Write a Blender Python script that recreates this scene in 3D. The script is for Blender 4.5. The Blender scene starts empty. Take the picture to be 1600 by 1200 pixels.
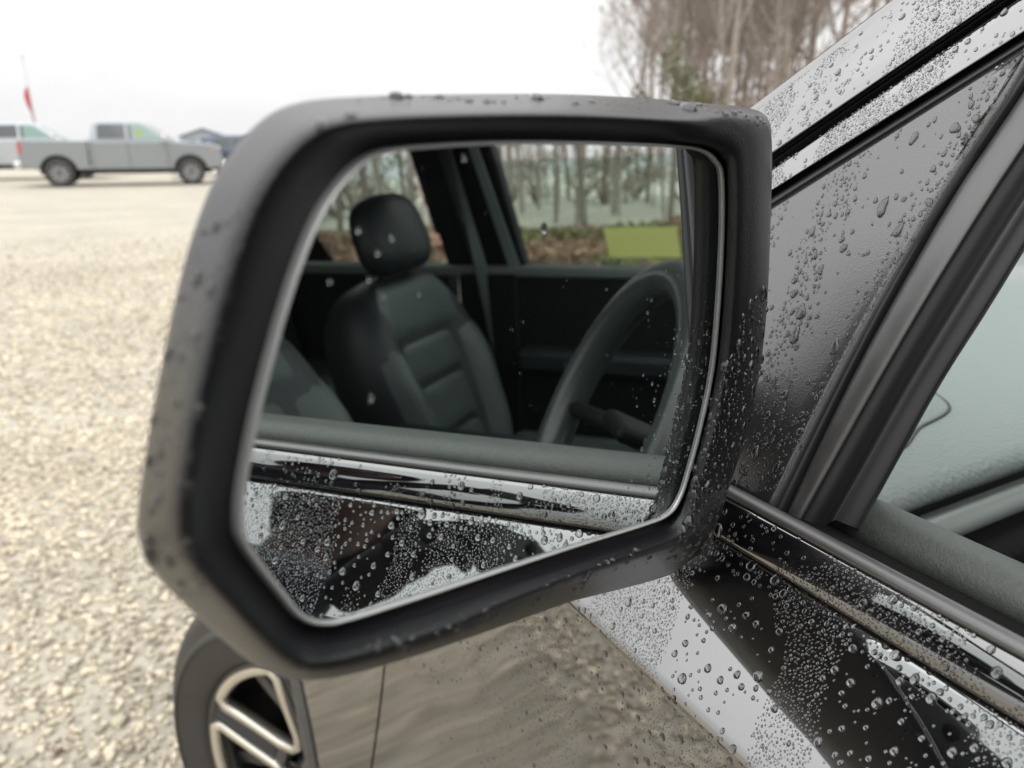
import bpy, bmesh, math, random
import numpy as np
from mathutils import Vector, Matrix

random.seed(7); RNG = np.random.default_rng(7)
S = bpy.context.scene
COL = S.collection
R = math.radians

# ------------------------------------------------------------------ camera
PSI, PITCH, FPX = R(29.0), R(18.0), 1155.0
CAM = np.array([-.28, 0, 1.51])
hd = np.array([math.sin(PSI), math.cos(PSI), 0]); rt = np.array([math.cos(PSI), -math.sin(PSI), 0]); ez = np.array([0, 0, 1.])
fw = hd*math.cos(PITCH) - ez*math.sin(PITCH); up = hd*math.sin(PITCH) + ez*math.cos(PITCH)
cd = bpy.data.cameras.new('camera'); cam = bpy.data.objects.new('camera', cd); COL.objects.link(cam)
cd.sensor_width = 36; cd.lens = 36*FPX/1600; cd.clip_start = .01; cd.clip_end = 900
cam.location = CAM; cam.rotation_euler = (R(90)-PITCH, 0, -PSI)
cd.dof.use_dof = True; cd.dof.focus_distance = .375; cd.dof.aperture_fstop = 8.2; cd.dof.aperture_blades = 0
S.camera = cam

# ------------------------------------------------------------------ overcast sky, soft sun, exposure
SUN_EL, SUN_ROT = R(55), R(150)
w = bpy.data.worlds.new('World'); S.world = w; w.use_nodes = True
nt = w.node_tree; nt.nodes.clear()
N_ = lambda t: nt.nodes.new(t)
out = N_('ShaderNodeOutputWorld'); bg = N_('ShaderNodeBackground')
sky = N_('ShaderNodeTexSky'); sky.sky_type = 'NISHITA'; sky.sun_disc = False; sky.sun_elevation = SUN_EL; sky.sun_rotation = SUN_ROT
sky.dust_density = 4; sky.air_density = 1
tc = N_('ShaderNodeTexCoord'); sep = N_('ShaderNodeSeparateXYZ')
mx = N_('ShaderNodeMath'); mx.operation = 'MAXIMUM'; mx.inputs[1].default_value = 0
ma = N_('ShaderNodeMath'); ma.operation = 'MULTIPLY_ADD'; ma.inputs[1].default_value = 18.0; ma.inputs[2].default_value = 9.3   # overcast dome: brighter overhead
mp = N_('ShaderNodeMapping'); mp.inputs['Scale'].default_value = (1, 1, 3.2)
no = N_('ShaderNodeTexNoise'); no.inputs['Scale'].default_value = 3.0; no.inputs['Detail'].default_value = 5; no.inputs['Roughness'].default_value = .55
mr = N_('ShaderNodeMapRange'); mr.inputs['From Min'].default_value = .3; mr.inputs['From Max'].default_value = .7; mr.inputs['To Min'].default_value = .93; mr.inputs['To Max'].default_value = 1.06
mul = N_('ShaderNodeMath'); mul.operation = 'MULTIPLY'
cc = N_('ShaderNodeCombineColor')
mix = N_('ShaderNodeMix'); mix.data_type = 'RGBA'; mix.inputs['Factor'].default_value = .96
L = nt.links.new
L(tc.outputs['Generated'], sep.inputs[0]); L(sep.outputs['Z'], mx.inputs[0]); L(mx.outputs[0], ma.inputs[0])
L(tc.outputs['Generated'], mp.inputs[0]); L(mp.outputs[0], no.inputs['Vector']); L(no.outputs['Fac'], mr.inputs[0])
L(ma.outputs[0], mul.inputs[0]); L(mr.outputs[0], mul.inputs[1])
for c in range(3): L(mul.outputs[0], cc.inputs[c])
L(sky.outputs[0], mix.inputs['A']); L(cc.outputs[0], mix.inputs['B']); L(mix.outputs['Result'], bg.inputs[0]); bg.inputs[1].default_value = .10
L(bg.outputs[0], out.inputs[0])
sl = bpy.data.lights.new('sun', 'SUN'); sl.energy = .6; sl.angle = R(60); sl.color = (1, .97, .93)
so = bpy.data.objects.new('sun', sl); COL.objects.link(so); so.rotation_euler = (R(90)-SUN_EL, 0, R(180)-SUN_ROT)
S.view_settings.view_transform = 'Standard'; S.view_settings.look = 'None'; S.view_settings.exposure = 0; S.view_settings.gamma = 1
S.view_settings.use_curve_mapping = False
cy = S.cycles
cy.max_bounces = 14; cy.glossy_bounces = 10; cy.transmission_bounces = 12; cy.transparent_max_bounces = 16; cy.diffuse_bounces = 4
cy.sample_clamp_indirect = 6; cy.use_denoising = True; cy.use_adaptive_sampling = False

# ------------------------------------------------------------------ geometry of sight lines (used to read real positions off the photo)
def ray(x, y): return fw + rt*(x-800)/FPX - up*(y-600)/FPX
def hit(x, y, n, d):
    n = np.asarray(n, float); r = ray(x, y); return CAM + (d - n@CAM)/(n@r)*r
_e = R(160.7)
MN = np.array([math.sin(_e), math.cos(_e), .026]); MN /= np.linalg.norm(MN)          # door mirror glass normal
MU = np.cross(np.array([0, 0, 1.]), MN); MU = -np.cross(MN, np.array([0, 0, 1.])); MU /= np.linalg.norm(MU)
MU = MU if MU[0] > 0 else -MU
MV = np.cross(MN, MU)
MD = MN@(CAM + .1615*ray(394, 600))
def mpt(x, y, w=0.): return hit(x, y, MN, MD + w)
TH = .44                                                                            # tumblehome of the cab side
SNv = np.array([1, 0, -TH]); SNn = np.linalg.norm(SNv)
def spt(x, y, off=0.): return hit(x, y, SNv, -TH*1.28 + off*SNn)                       # off > 0: further inboard

# ------------------------------------------------------------------ helpers
def node_mat(name):
    m = bpy.data.materials.new(name); m.use_nodes = True
    return m, m.node_tree, m.node_tree.nodes['Principled BSDF']
def mat(name, col, rough=.5, metal=0., ior=1.5, spec=.5, bump=None, coat=0., sheen=0., var=None, emis=None, trans=0., island=None):
    """procedural material. bump=(kind, scale, strength, distance); var=(scale, amount) colour mottling; island=(lo, hi) per-piece tint"""
    m, t, b = node_mat(name)
    b.inputs['Base Color'].default_value = (*col, 1); b.inputs['Roughness'].default_value = rough
    b.inputs['Metallic'].default_value = metal; b.inputs['IOR'].default_value = ior
    b.inputs['Specular IOR Level'].default_value = spec; b.inputs['Coat Weight'].default_value = coat
    b.inputs['Sheen Weight'].default_value = sheen; b.inputs['Transmission Weight'].default_value = trans
    n = t.nodes.new; k = t.links.new
    co = n('ShaderNodeTexCoord') if (bump or var) else None
    src = None
    if var:
        nz = n('ShaderNodeTexNoise'); nz.inputs['Scale'].default_value = var[0]; nz.inputs['Detail'].default_value = 6; nz.inputs['Roughness'].default_value = .6
        k(co.outputs['Object'], nz.inputs['Vector'])
        r_ = n('ShaderNodeMapRange'); r_.inputs['From Min'].default_value = .25; r_.inputs['From Max'].default_value = .75
        r_.inputs['To Min'].default_value = 1-var[1]; r_.inputs['To Max'].default_value = 1+var[1]; k(nz.outputs['Fac'], r_.inputs[0])
        src = r_.outputs[0]
        mr2 = n('ShaderNodeMapRange'); mr2.inputs['To Min'].default_value = max(0, rough-.06); mr2.inputs['To Max'].default_value = min(1, rough+.08)
        k(nz.outputs['Fac'], mr2.inputs[0])
        if rough > .12: k(mr2.outputs[0], b.inputs['Roughness'])
    if island:
        g = n('ShaderNodeNewGeometry'); r2 = n('ShaderNodeMapRange'); r2.inputs['To Min'].default_value = island[0]; r2.inputs['To Max'].default_value = island[1]
        k(g.outputs['Random Per Island'], r2.inputs[0])
        if src is not None:
            q = n('ShaderNodeMath'); q.operation = 'MULTIPLY'; k(src, q.inputs[0]); k(r2.outputs[0], q.inputs[1]); src = q.outputs[0]
        else: src = r2.outputs[0]
    if src is not None:
        v = n('ShaderNodeVectorMath'); v.operation = 'SCALE'; v.inputs[0].default_value = col; k(src, v.inputs['Scale']); k(v.outputs[0], b.inputs['Base Color'])
    if bump:
        kind, sc, st, di = bump
        if kind == 'voronoi':
            x = n('ShaderNodeTexVoronoi'); x.feature = 'SMOOTH_F1'; x.inputs['Scale'].default_value = sc; o = x.outputs['Distance']
        else:
            x = n('ShaderNodeTexNoise'); x.inputs['Scale'].default_value = sc; x.inputs['Detail'].default_value = 3; o = x.outputs['Fac']
        k(co.outputs['Object'], x.inputs['Vector'])
        bp = n('ShaderNodeBump'); bp.inputs['Strength'].default_value = st; bp.inputs['Distance'].default_value = di
        if kind == 'voronoi': bp.invert = True
        k(o, bp.inputs['Height']); k(bp.outputs[0], b.inputs['Normal'])
    if emis: b.inputs['Emission Color'].default_value = (*emis[0], 1); b.inputs['Emission Strength'].default_value = emis[1]
    return m
def pane_mat(name, tint, gloss=.08):
    m = bpy.data.materials.new(name); m.use_nodes = True; t = m.node_tree; t.nodes.clear()
    o = t.nodes.new('ShaderNodeOutputMaterial'); a = t.nodes.new('ShaderNodeBsdfTransparent'); g = t.nodes.new('ShaderNodeBsdfGlossy'); mxs = t.nodes.new('ShaderNodeMixShader')
    a.inputs[0].default_value = (*tint, 1); g.inputs['Roughness'].default_value = .01
    f = t.nodes.new('ShaderNodeFresnel'); f.inputs[0].default_value = 1.5
    mm = t.nodes.new('ShaderNodeMath'); mm.operation = 'MULTIPLY'; mm.inputs[1].default_value = gloss/.05
    t.links.new(f.outputs[0], mm.inputs[0]); mm.use_clamp = True
    t.links.new(mm.outputs[0], mxs.inputs[0]); t.links.new(a.outputs[0], mxs.inputs[1]); t.links.new(g.outputs[0], mxs.inputs[2]); t.links.new(mxs.outputs[0], o.inputs[0])
    return m
ROOTS = {}
def link(o, parent=None):
    COL.objects.link(o)
    if parent is not None:
        o.parent = parent; o.matrix_parent_inverse = ROOTS[parent.name].inverted() if parent.name in ROOTS else Matrix.Identity(4)
    return o
def thing(name, label, cat, loc=(0, 0, 0), rotz=0., group=None, scale=1.):
    """Empty at the thing's base; its parts are built in the thing's own frame"""
    o = bpy.data.objects.new(name, None); COL.objects.link(o); o.empty_display_size = .1
    o.location = loc; o.rotation_euler = (0, 0, rotz); o.scale = (scale,)*3
    o['label'] = label; o['category'] = cat
    if group: o['group'] = group
    return o
def tag(o, label=None, cat=None, group=None, kind=None):
    if label: o['label'] = label
    if cat: o['category'] = cat
    if group: o['group'] = group
    if kind: o['kind'] = kind
    return o
def mesh_obj(name, verts, faces, m, parent=None, smooth=True):
    me = bpy.data.meshes.new(name); me.from_pydata([tuple(map(float, v)) for v in verts], [], faces); me.validate(); me.update()
    if smooth: me.polygons.foreach_set('use_smooth', np.ones(len(me.polygons), bool))
    me.materials.append(m); o = bpy.data.objects.new(name, me); return link(o, parent)
def bm_obj(name, bm, m, parent=None, smooth=True, bevel=0, segs=3, subd=0):
    bmesh.ops.recalc_face_normals(bm, faces=bm.faces[:])
    me = bpy.data.meshes.new(name); bm.to_mesh(me); bm.free()
    if smooth: me.polygons.foreach_set('use_smooth', np.ones(len(me.polygons), bool))
    me.materials.append(m); o = bpy.data.objects.new(name, me); link(o, parent)
    if bevel:
        d = o.modifiers.new('bevel', 'BEVEL'); d.width = bevel; d.segments = segs; d.limit_method = 'ANGLE'; d.angle_limit = R(35); d.harden_normals = True
    if subd:
        d = o.modifiers.new('subd', 'SUBSURF'); d.levels = subd; d.render_levels = subd
    return o
def cat_open(P, n):
    """Catmull-Rom through points P (k,3), n samples"""
    P = np.asarray(P, float); k = len(P)
    if k == 2: t = np.linspace(0, 1, n)[:, None]; return P[0]*(1-t) + P[1]*t
    Q = np.vstack([2*P[0]-P[1], P, 2*P[-1]-P[-2]]); out_ = []
    for u in np.linspace(0, k-1, n):
        i = min(int(u), k-2); f = u-i; a, b, c, d = Q[i:i+4]
        out_.append(.5*(2*b + (c-a)*f + (2*a-5*b+4*c-d)*f*f + (3*b-a-3*c+d)*f**3))
    return np.array(out_)
def cat_closed(P, sub):
    P = np.asarray(P, float); k = len(P); out_ = []
    for i in range(k):
        a, b, c, d = P[i-1], P[i], P[(i+1) % k], P[(i+2) % k]
        for j in range(sub):
            f = j/sub; out_.append(.5*(2*b + (c-a)*f + (2*a-5*b+4*c-d)*f*f + (3*b-a-3*c+d)*f**3))
    return np.array(out_)
def grid_faces(r, c, closed=False):
    F = []
    for i in range(r-1):
        for j in range(c if closed else c-1):
            j2 = (j+1) % c; F.append((i*c+j, i*c+j2, (i+1)*c+j2, (i+1)*c+j))
    return F
def orient(V, F, toward):
    """flip all faces if the mean normal points away from `toward`"""
    V = np.asarray(V); s = 0
    for f in F[::max(1, len(F)//60)]:
        a, b, c = V[f[0]], V[f[1]], V[f[2]]; s += np.cross(b-a, c-a)@(np.asarray(toward)-a)
    return F if s > 0 else [tuple(reversed(f)) for f in F]
def loft(name, lines, m, parent, nx=None, toward=CAM, ncross=None):
    """lines: list of (n,3) polylines, skinned across with Catmull-Rom"""
    A = np.array(lines)
    if ncross: A = np.stack([cat_open(A[:, i], ncross) for i in range(A.shape[1])], 1)
    V = A.reshape(-1, 3); F = orient(V, grid_faces(A.shape[0], A.shape[1]), toward)
    return mesh_obj(name, V, F, m, parent)
def extrude_poly(bm, pts, a, b):
    """pts list of 3D points (polygon), swept from offset a to b (vectors)"""
    A = [bm.verts.new(tuple(np.asarray(p)+np.asarray(a))) for p in pts]; B = [bm.verts.new(tuple(np.asarray(p)+np.asarray(b))) for p in pts]
    bm.faces.new(A); bm.faces.new(B[::-1])
    for i in range(len(pts)):
        j = (i+1) % len(pts); bm.faces.new((A[i], B[i], B[j], A[j]))
    return A, B
def box(bm, c, s, rot=None):
    M = Matrix.Translation(c) @ (rot.to_4x4() if rot is not None else Matrix.Identity(4)) @ Matrix.Diagonal((*s, 1))
    return bmesh.ops.create_cube(bm, size=1, matrix=M)['verts']
def rbox(name, c, s, m, parent, bev=.02, segs=3, rot=None, subd=0):
    bm = bmesh.new(); box(bm, c, s, rot); return bm_obj(name, bm, m, parent, bevel=bev, segs=segs, subd=subd)
def tube_data(P, rad, sides=8, closed=False, cap=True):
    P = np.asarray(P, float); n = len(P); rad = np.broadcast_to(np.asarray(rad, float), (n,))
    T = np.gradient(P, axis=0) if not closed else np.roll(P, -1, 0)-np.roll(P, 1, 0)
    T /= np.linalg.norm(T, axis=1)[:, None]+1e-12
    ref = np.array([0, 0, 1.]) if abs(T[0][2]) < .9 else np.array([1., 0, 0]); V = []
    for i in range(n):
        a = np.cross(T[i], ref); a /= np.linalg.norm(a)+1e-12; b = np.cross(T[i], a)
        if i or True: ref = -b if (-b)@ref > 0 else b
        for s in range(sides):
            t = 2*math.pi*s/sides; V.append(P[i] + rad[i]*(math.cos(t)*a + math.sin(t)*ref))
    F = grid_faces(n, sides, True)
    if closed: F += [((n-1)*sides+j, (n-1)*sides+(j+1) % sides, (j+1) % sides, j) for j in range(sides)]
    elif cap: F += [tuple(range(sides))[::-1], tuple((n-1)*sides+j for j in range(sides))]
    return V, F
def tube(name, P, rad, m, parent=None, sides=8, closed=False):
    V, F = tube_data(P, rad, sides, closed); return mesh_obj(name, V, F, m, parent)
def lathe(name, prof, m, parent=None, seg=48, axis='Y', loc=(0, 0, 0), closed=False):
    """prof: (radius, along-axis) list"""
    V = []
    for r_, h_ in prof:
        for s in range(seg):
            t = 2*math.pi*s/seg; c, s_ = r_*math.cos(t), r_*math.sin(t)
            V.append({'Y': (c, h_, s_), 'X': (h_, c, s_), 'Z': (c, s_, h_)}[axis])
    V = np.array(V)+np.array(loc); F = [f[::-1] for f in grid_faces(len(prof), seg, True)]
    me = mesh_obj(name, V, F, m, parent); return me
# value noise
_T = RNG.random((256, 256))
def vnoise(x, y):
    x = np.asarray(x, float); y = np.asarray(y, float); xi = np.floor(x).astype(int); yi = np.floor(y).astype(int); fx = x-xi; fy = y-yi
    fx = fx*fx*(3-2*fx); fy = fy*fy*(3-2*fy); g = lambda a, b: _T[a & 255, b & 255]
    return (g(xi, yi)*(1-fx)+g(xi+1, yi)*fx)*(1-fy) + (g(xi, yi+1)*(1-fx)+g(xi+1, yi+1)*fx)*fy

# ------------------------------------------------------------------ materials
M = {}
M['paint'] = mat('black_paint', (.004, .004, .005), .025, ior=3.55, var=None)
_t = M['paint'].node_tree; _co = _t.nodes.new('ShaderNodeTexCoord'); _sp = _t.nodes.new('ShaderNodeSeparateXYZ'); _nz = _t.nodes.new('ShaderNodeTexNoise'); _nz.inputs['Scale'].default_value = 9
_mr = _t.nodes.new('ShaderNodeMapRange'); _mr.inputs['From Min'].default_value = 1.272; _mr.inputs['From Max'].default_value = 1.06; _mr.inputs['To Min'].default_value = .022; _mr.inputs['To Max'].default_value = .085     # road film dulls the lower door
_ad = _t.nodes.new('ShaderNodeMath'); _ad.operation = 'MULTIPLY_ADD'; _ad.inputs[1].default_value = .08; _t.links.new(_co.outputs['Object'], _sp.inputs[0]); _t.links.new(_co.outputs['Object'], _nz.inputs['Vector']); _t.links.new(_nz.outputs['Fac'], _ad.inputs[0]); _t.links.new(_sp.outputs['Z'], _ad.inputs[2]); _t.links.new(_ad.outputs[0], _mr.inputs[0]); _t.links.new(_mr.outputs[0], _t.nodes['Principled BSDF'].inputs['Roughness'])
M['gloss_trim'] = mat('gloss_black_trim', (.004, .004, .005), .04, ior=2.8)
M['plastic'] = mat('grained_black_plastic', (.0038, .0038, .0058), .35, ior=1.56, bump=('noise', 950, .5, .0005))
M['sail'] = mat('sail_panel_plastic', (.012, .012, .013), .34, ior=2.4, bump=('noise', 1150, .36, .0005))
M['rubber'] = mat('black_rubber', (.012, .012, .013), .55, ior=1.7, bump=('noise', 500, .12, .0004))
M['seal'] = mat('satin_grey_seal', (.045, .044, .043), .40, ior=2.1, bump=('noise', 300, .08, .0004), var=(60, .25))
M['felt'] = mat('black_felt', (.0075, .0068, .0065), .95, spec=.12, bump=('noise', 1800, .8, .0008))
M['trim'] = mat('grey_green_leather_trim', (.080, .088, .081), .5, bump=('voronoi', 900, .35, .0006), var=(300, .2))
M['dash'] = mat('grained_dashboard_leather', (.20, .225, .217), .40, bump=('voronoi', 260, .5, .0018))  # dark leather; the sky glare on its top is put into this pale colour
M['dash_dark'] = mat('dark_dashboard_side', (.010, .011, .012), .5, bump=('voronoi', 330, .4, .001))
M['silver'] = mat('satin_silver_trim', (.62, .68, .66), .30, metal=.35)
M['mirror'] = mat('mirror_silvering', (.80, .85, .835), .0, metal=.998)
M['edge'] = mat('ground_glass_edge', (.52, .53, .52), .35, metal=.35, spec=.8)
M['chrome'] = mat('bright_edge', (.75, .76, .76), .12, metal=1.)
M['seat'] = mat('charcoal_seat_leather', (.062, .076, .073), .45, bump=('voronoi', 260, .3, .001), var=(8, .15))
M['seat_dark'] = mat('dark_seat_leather', (.016, .019, .021), .5, bump=('voronoi', 260, .3, .001))
M['interior'] = mat('dark_cabin_trim', (.005, .006, .0075), .6, spec=.3, bump=('noise', 300, .2, .001))
M['liner'] = mat('pale_cabin_trim', (.16, .18, .17), .7, bump=('noise', 300, .2, .001))
M['belt'] = mat('grey_webbing', (.22, .26, .25), .7, bump=('noise', 800, .3, .0005))
M['glass'] = pane_mat('green_tinted_glass', (.88, .955, .935), .05)
M['privacy'] = pane_mat('privacy_glass', (.42, .50, .48), .05)
M['tyre'] = mat('tyre_rubber', (.022, .021, .020), .62, ior=1.7, bump=('noise', 90, .3, .002), var=(14, .4))
M['rim_dark'] = mat('dark_painted_rim', (.012, .012, .014), .3, ior=1.8)
M['rim_grey'] = mat('grey_rim_spoke', (.09, .09, .092), .38, metal=.4)
M['rim_bright'] = mat('machined_rim_face', (.72, .69, .60), .28, metal=.85)
M['water'] = mat('rain_water', (.62, .62, .64), 0., ior=1.6, trans=1.)
M['yellow'] = mat('yellow_green_paper', (.85, .82, .42), .7, var=(20, .1))
_t = M['yellow'].node_tree; _tr = _t.nodes.new('ShaderNodeBsdfTranslucent'); _tr.inputs[0].default_value = (.98, .95, .58, 1); _ms = _t.nodes.new('ShaderNodeMixShader'); _ms.inputs[0].default_value = .8
_t.links.new(_t.nodes['Principled BSDF'].outputs[0], _ms.inputs[1]); _t.links.new(_tr.outputs[0], _ms.inputs[2]); _t.links.new(_ms.outputs[0], _t.nodes['Material Output'].inputs[0])   # thin paper, lit through
M['black'] = mat('matte_black', (.003, .003, .0035), .7, spec=.25)

# ================================================================== SETTING: ground, verge
def ground_mat():
    m, t, b = node_mat('pale_gravel_ground'); n = t.nodes.new; k = t.links.new
    co = n('ShaderNodeTexCoord')
    vo = n('ShaderNodeTexVoronoi'); vo.inputs['Scale'].default_value = 38
    big = n('ShaderNodeTexNoise'); big.inputs['Scale'].default_value = .55; big.inputs['Detail'].default_value = 8; big.inputs['Roughness'].default_value = .65
    st = n('ShaderNodeMapping'); st.inputs['Scale'].default_value = (.25, 1.6, 1)
    n2 = n('ShaderNodeTexNoise'); n2.inputs['Scale'].default_value = .5; n2.inputs['Detail'].default_value = 7
    k(co.outputs['Object'], vo.inputs['Vector']); k(co.outputs['Object'], big.inputs['Vector']); k(co.outputs['Object'], st.inputs[0]); k(st.outputs[0], n2.inputs['Vector'])
    ra = n('ShaderNodeValToRGB'); ra.color_ramp.elements[0].color = (.24, .215, .17, 1); ra.color_ramp.elements[1].color = (.54, .50, .41, 1)
    e = ra.color_ramp.elements.new(.5); e.color = (.43, .395, .32, 1)
    bw = n('ShaderNodeSeparateColor'); k(vo.outputs['Color'], bw.inputs[0]); 
    a = n('ShaderNodeMath'); a.operation = 'MULTIPLY_ADD'; a.inputs[1].default_value = .55; k(bw.outputs[0], a.inputs[0])
    a2 = n('ShaderNodeMath'); a2.operation = 'MULTIPLY_ADD'; a2.inputs[1].default_value = .8; a2.inputs[2].default_value = -.42; k(big.outputs['Fac'], a2.inputs[0])
    a3 = n('ShaderNodeMath'); a3.operation = 'MULTIPLY_ADD'; a3.inputs[1].default_value = .5; k(n2.outputs['Fac'], a3.inputs[0]); k(a2.outputs[0], a3.inputs[2]); k(a3.outputs[0], a.inputs[2])
    k(a.outputs[0], ra.inputs[0]); k(ra.outputs[0], b.inputs['Base Color'])
    b.inputs['Roughness'].default_value = .85
    bp = n('ShaderNodeBump'); bp.inputs['Strength'].default_value = .6; bp.inputs['Distance'].default_value = .012; k(vo.outputs['Distance'], bp.inputs['Height']); k(bp.outputs[0], b.inputs['Normal'])
    return m
M['ground'] = ground_mat()
M['stone'] = mat('limestone_gravel', (.63, .56, .43), .8, var=(.8, .22), island=(.48, 1.34))
M['stone_red'] = mat('ruddy_gravel', (.30, .19, .13), .8, island=(.6, 1.4))
M['litter'] = mat('brown_leaf_litter', (.17, .105, .065), .95, var=(2.2, .45), bump=('noise', 30, .7, .05))
tag(mesh_obj('ground', [(-260, -260, 0), (260, -260, 0), (260, 420, 0), (-260, 420, 0)], [(0, 1, 2, 3)], M['ground']), 'pale gravel lot reaching to the far vehicles', 'ground', kind='structure')
tag(mesh_obj('verge', [(9.5, -70, .012), (17, -70, .012), (19, -20, .012), (18, 16, .012), (14, 16, .012), (9.5, 4, .012)], [(0, 1, 2, 3, 4, 5)], M['litter']), 'brown leaf litter under the wood beside the lot', 'ground', kind='structure')

# gravel stones: real pieces where they are large enough to read, beyond that the ground's material takes over
def gravel():
    ph = (1+5**.5)/2
    base = np.array([(-1, ph, 0), (1, ph, 0), (-1, -ph, 0), (1, -ph, 0), (0, -1, ph), (0, 1, ph), (0, -1, -ph), (0, 1, -ph), (ph, 0, -1), (ph, 0, 1), (-ph, 0, -1), (-ph, 0, 1)])/1.9
    fc = np.array([(0, 11, 5), (0, 5, 1), (0, 1, 7), (0, 7, 10), (0, 10, 11), (1, 5, 9), (5, 11, 4), (11, 10, 2), (10, 7, 6), (7, 1, 8), (3, 9, 4), (3, 4, 2), (3, 2, 6), (3, 6, 8), (3, 8, 9), (4, 9, 5), (2, 4, 11), (6, 2, 10), (8, 6, 7), (9, 8, 1)])
    P = []
    for (x0, x1, y0, y1, dens) in ((-3.2, .25, 1.2, 4.6, 2100), (-4.5, 2.2, 4.6, 15, 620), (-3.6, -.05, -1.6, 1.2, 1300), (-9, -3.2, -1, 4.6, 420)):
        k = int((x1-x0)*(y1-y0)*dens); P.append(np.stack([RNG.uniform(x0, x1, k), RNG.uniform(y0, y1, k)], 1))
    P = np.vstack(P); dc = np.hypot(P[:, 0]-CAM[0], P[:, 1]); P = P[RNG.random(len(P)) < np.clip((15-dc)/9.5, .0, 1)]; n = len(P)
    s = .0058*np.exp(RNG.normal(0, .36, n)) + .0032; s *= np.where(np.hypot(P[:, 0], P[:, 1]) > 4.8, 1.35, 1.)
    V = base[None]*(1+RNG.normal(0, .16, (n, 12, 3)))
    V *= (s[:, None]*RNG.uniform(.7, 1.35, (n, 3)))[:, None, :]*np.array([1, 1, .68])
    th = RNG.uniform(0, 2*math.pi, n); c, q = np.cos(th)[:, None], np.sin(th)[:, None]
    X = V[..., 0]*c - V[..., 1]*q; Y = V[..., 0]*q + V[..., 1]*c; tl = RNG.normal(0, .35, (n, 1)); Z = V[..., 2] + X*tl
    V = np.stack([X+P[:, :1], Y+P[:, 1:], Z+(s*.35)[:, None]+.001], 2)
    red = RNG.random(n) < .012
    for nm, sel, m, lab in (('gravel', ~red, M['stone'], 'loose pale limestone gravel beside the truck'), ('ruddy_gravel', red, M['stone_red'], 'scattered ruddy stones among the pale gravel')):
        v = V[sel].reshape(-1, 3); k = sel.sum(); f = (fc[None]+12*np.arange(k)[:, None, None]).reshape(-1)
        me = bpy.data.meshes.new(nm); me.vertices.add(len(v)); me.vertices.foreach_set('co', v.ravel())
        me.loops.add(len(f)); me.loops.foreach_set('vertex_index', f.astype(np.int32)); me.polygons.add(len(f)//3)
        me.polygons.foreach_set('loop_start', np.arange(0, len(f), 3, dtype=np.int32)); me.update(calc_edges=True); me.validate()
        me.materials.append(m); tag(link(bpy.data.objects.new(nm, me)), lab, 'gravel', kind='stuff')
gravel()

# ================================================================== THE BLACK TRUCK
truck = thing('pickup_truck', 'wet black pickup truck with its driver window open, filling the foreground', 'pickup truck', (1.0, .2, 0))
ROOTS['pickup_truck'] = Matrix.Translation((1.0, .2, 0))
T = truck

# ---- body side: one section swept along the truck
PROF = np.array([(.010, 1.2985), (.004, 1.3005), (-.0015, 1.2990), (-.0052, 1.2950), (-.0095, 1.2893), (-.0175, 1.2785), (-.0290, 1.2632), (-.0405, 1.2480), (-.0502, 1.2350),
                 (-.0512, 1.2325), (-.0503, 1.2290), (-.0492, 1.2160), (-.0470, 1.19), (-.0427, 1.14), (-.0360, 1.06), (-.0282, .96), (-.0222, .86), (-.0185, .76), (-.0170, .66), (-.0170, .58), (-.0170, .52), (-.0160, .47), (-.005, .44)])
ARC = (1.40, .43, .47)                                     # wheel arch centre y, z, radius
def seam_y(z): return .70 + (.08*max(0, (1.0-z))/.35 if z < 1.0 else 0) if z < 1.22 else .70 + 0*(z)
def fine_prof(n=4):
    P = [PROF[0]]
    for i in range(len(PROF)-1):
        sh = i in (8, 9)                                     # keep the crease crisp
        a = PROF[i-1] if i else 2*PROF[0]-PROF[1]; b, c = PROF[i], PROF[i+1]; d = PROF[i+2] if i+2 < len(PROF) else 2*c-b
        if i in (7,): d = 2*c-b
        if i in (10,): a = 2*b-c
        for j in range(1, n+1):
            f = j/n; P.append(b*(1-f)+c*f if sh else .5*(2*b+(c-a)*f+(2*a-5*b+4*c-d)*f*f+(3*b-a-3*c+d)*f**3))
    return np.array(P)
FP = fine_prof()
def flare_x(y, z):
    """the body side swells outwards towards the wheel arch"""
    q = max(0., 1-abs(math.hypot(y-ARC[0], z-ARC[1])-ARC[2])/.80); k = min(1., max(0., (1.21-z)/.25)); return .100*q*q*k*k*(3-2*k)
def body_side(name, y0f, y1f, ny, rows=FP, m=None, parent=T, flip=False, zmin=-1, flare=False):
    rows = [p for p in rows if p[1] > zmin]; V = []
    for x, z in rows:
        a, b = y0f(z), y1f(z)
        for j in range(ny):
            y = a+(b-a)*j/(ny-1); V.append((x-(flare_x(y, z) if flare else 0.), y, z))
    V = np.array(V)
    if flip: V[:, 0] = 2.03 - V[:, 0]; V[:, 2] -= np.clip((V[:, 2]-.9)/.3, 0, 1)*.14
    F = orient(V, grid_faces(len(rows), ny), (-9 if not flip else 11, .5, 1.5))
    return mesh_obj(name, V, F, m or M['paint'], parent)
door = body_side('door', lambda z: -.86, lambda z: seam_y(z), 60, flare=True)
def arch_y(z, sg):
    yc, zc, ra = ARC; return yc + sg*math.sqrt(max(0., ra*ra-(z-zc)**2))
fender = body_side('fender', lambda z: seam_y(z)+.0045, lambda z: arch_y(z, -1), 30, flare=True)
body_side('fender_front', lambda z: arch_y(z, 1), lambda z: 2.15, 24, parent=fender, flare=True)
bm = bmesh.new(); box(bm, (.03, .74, .85), (.02, .03, .8)); bm_obj('door_gap', bm, M['black'], fender)          # dark behind the seam
rear_door = body_side('rear_door', lambda z: -1.85, lambda z: -.866, 5)
body_side('passenger_door_skin', lambda z: -.86, lambda z: .70, 5, flip=True)
body_side('bed_side', lambda z: -3.9, lambda z: -1.858, 5); body_side('bed_side', lambda z: -3.9, lambda z: -1.86, 5, flip=True)
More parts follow.
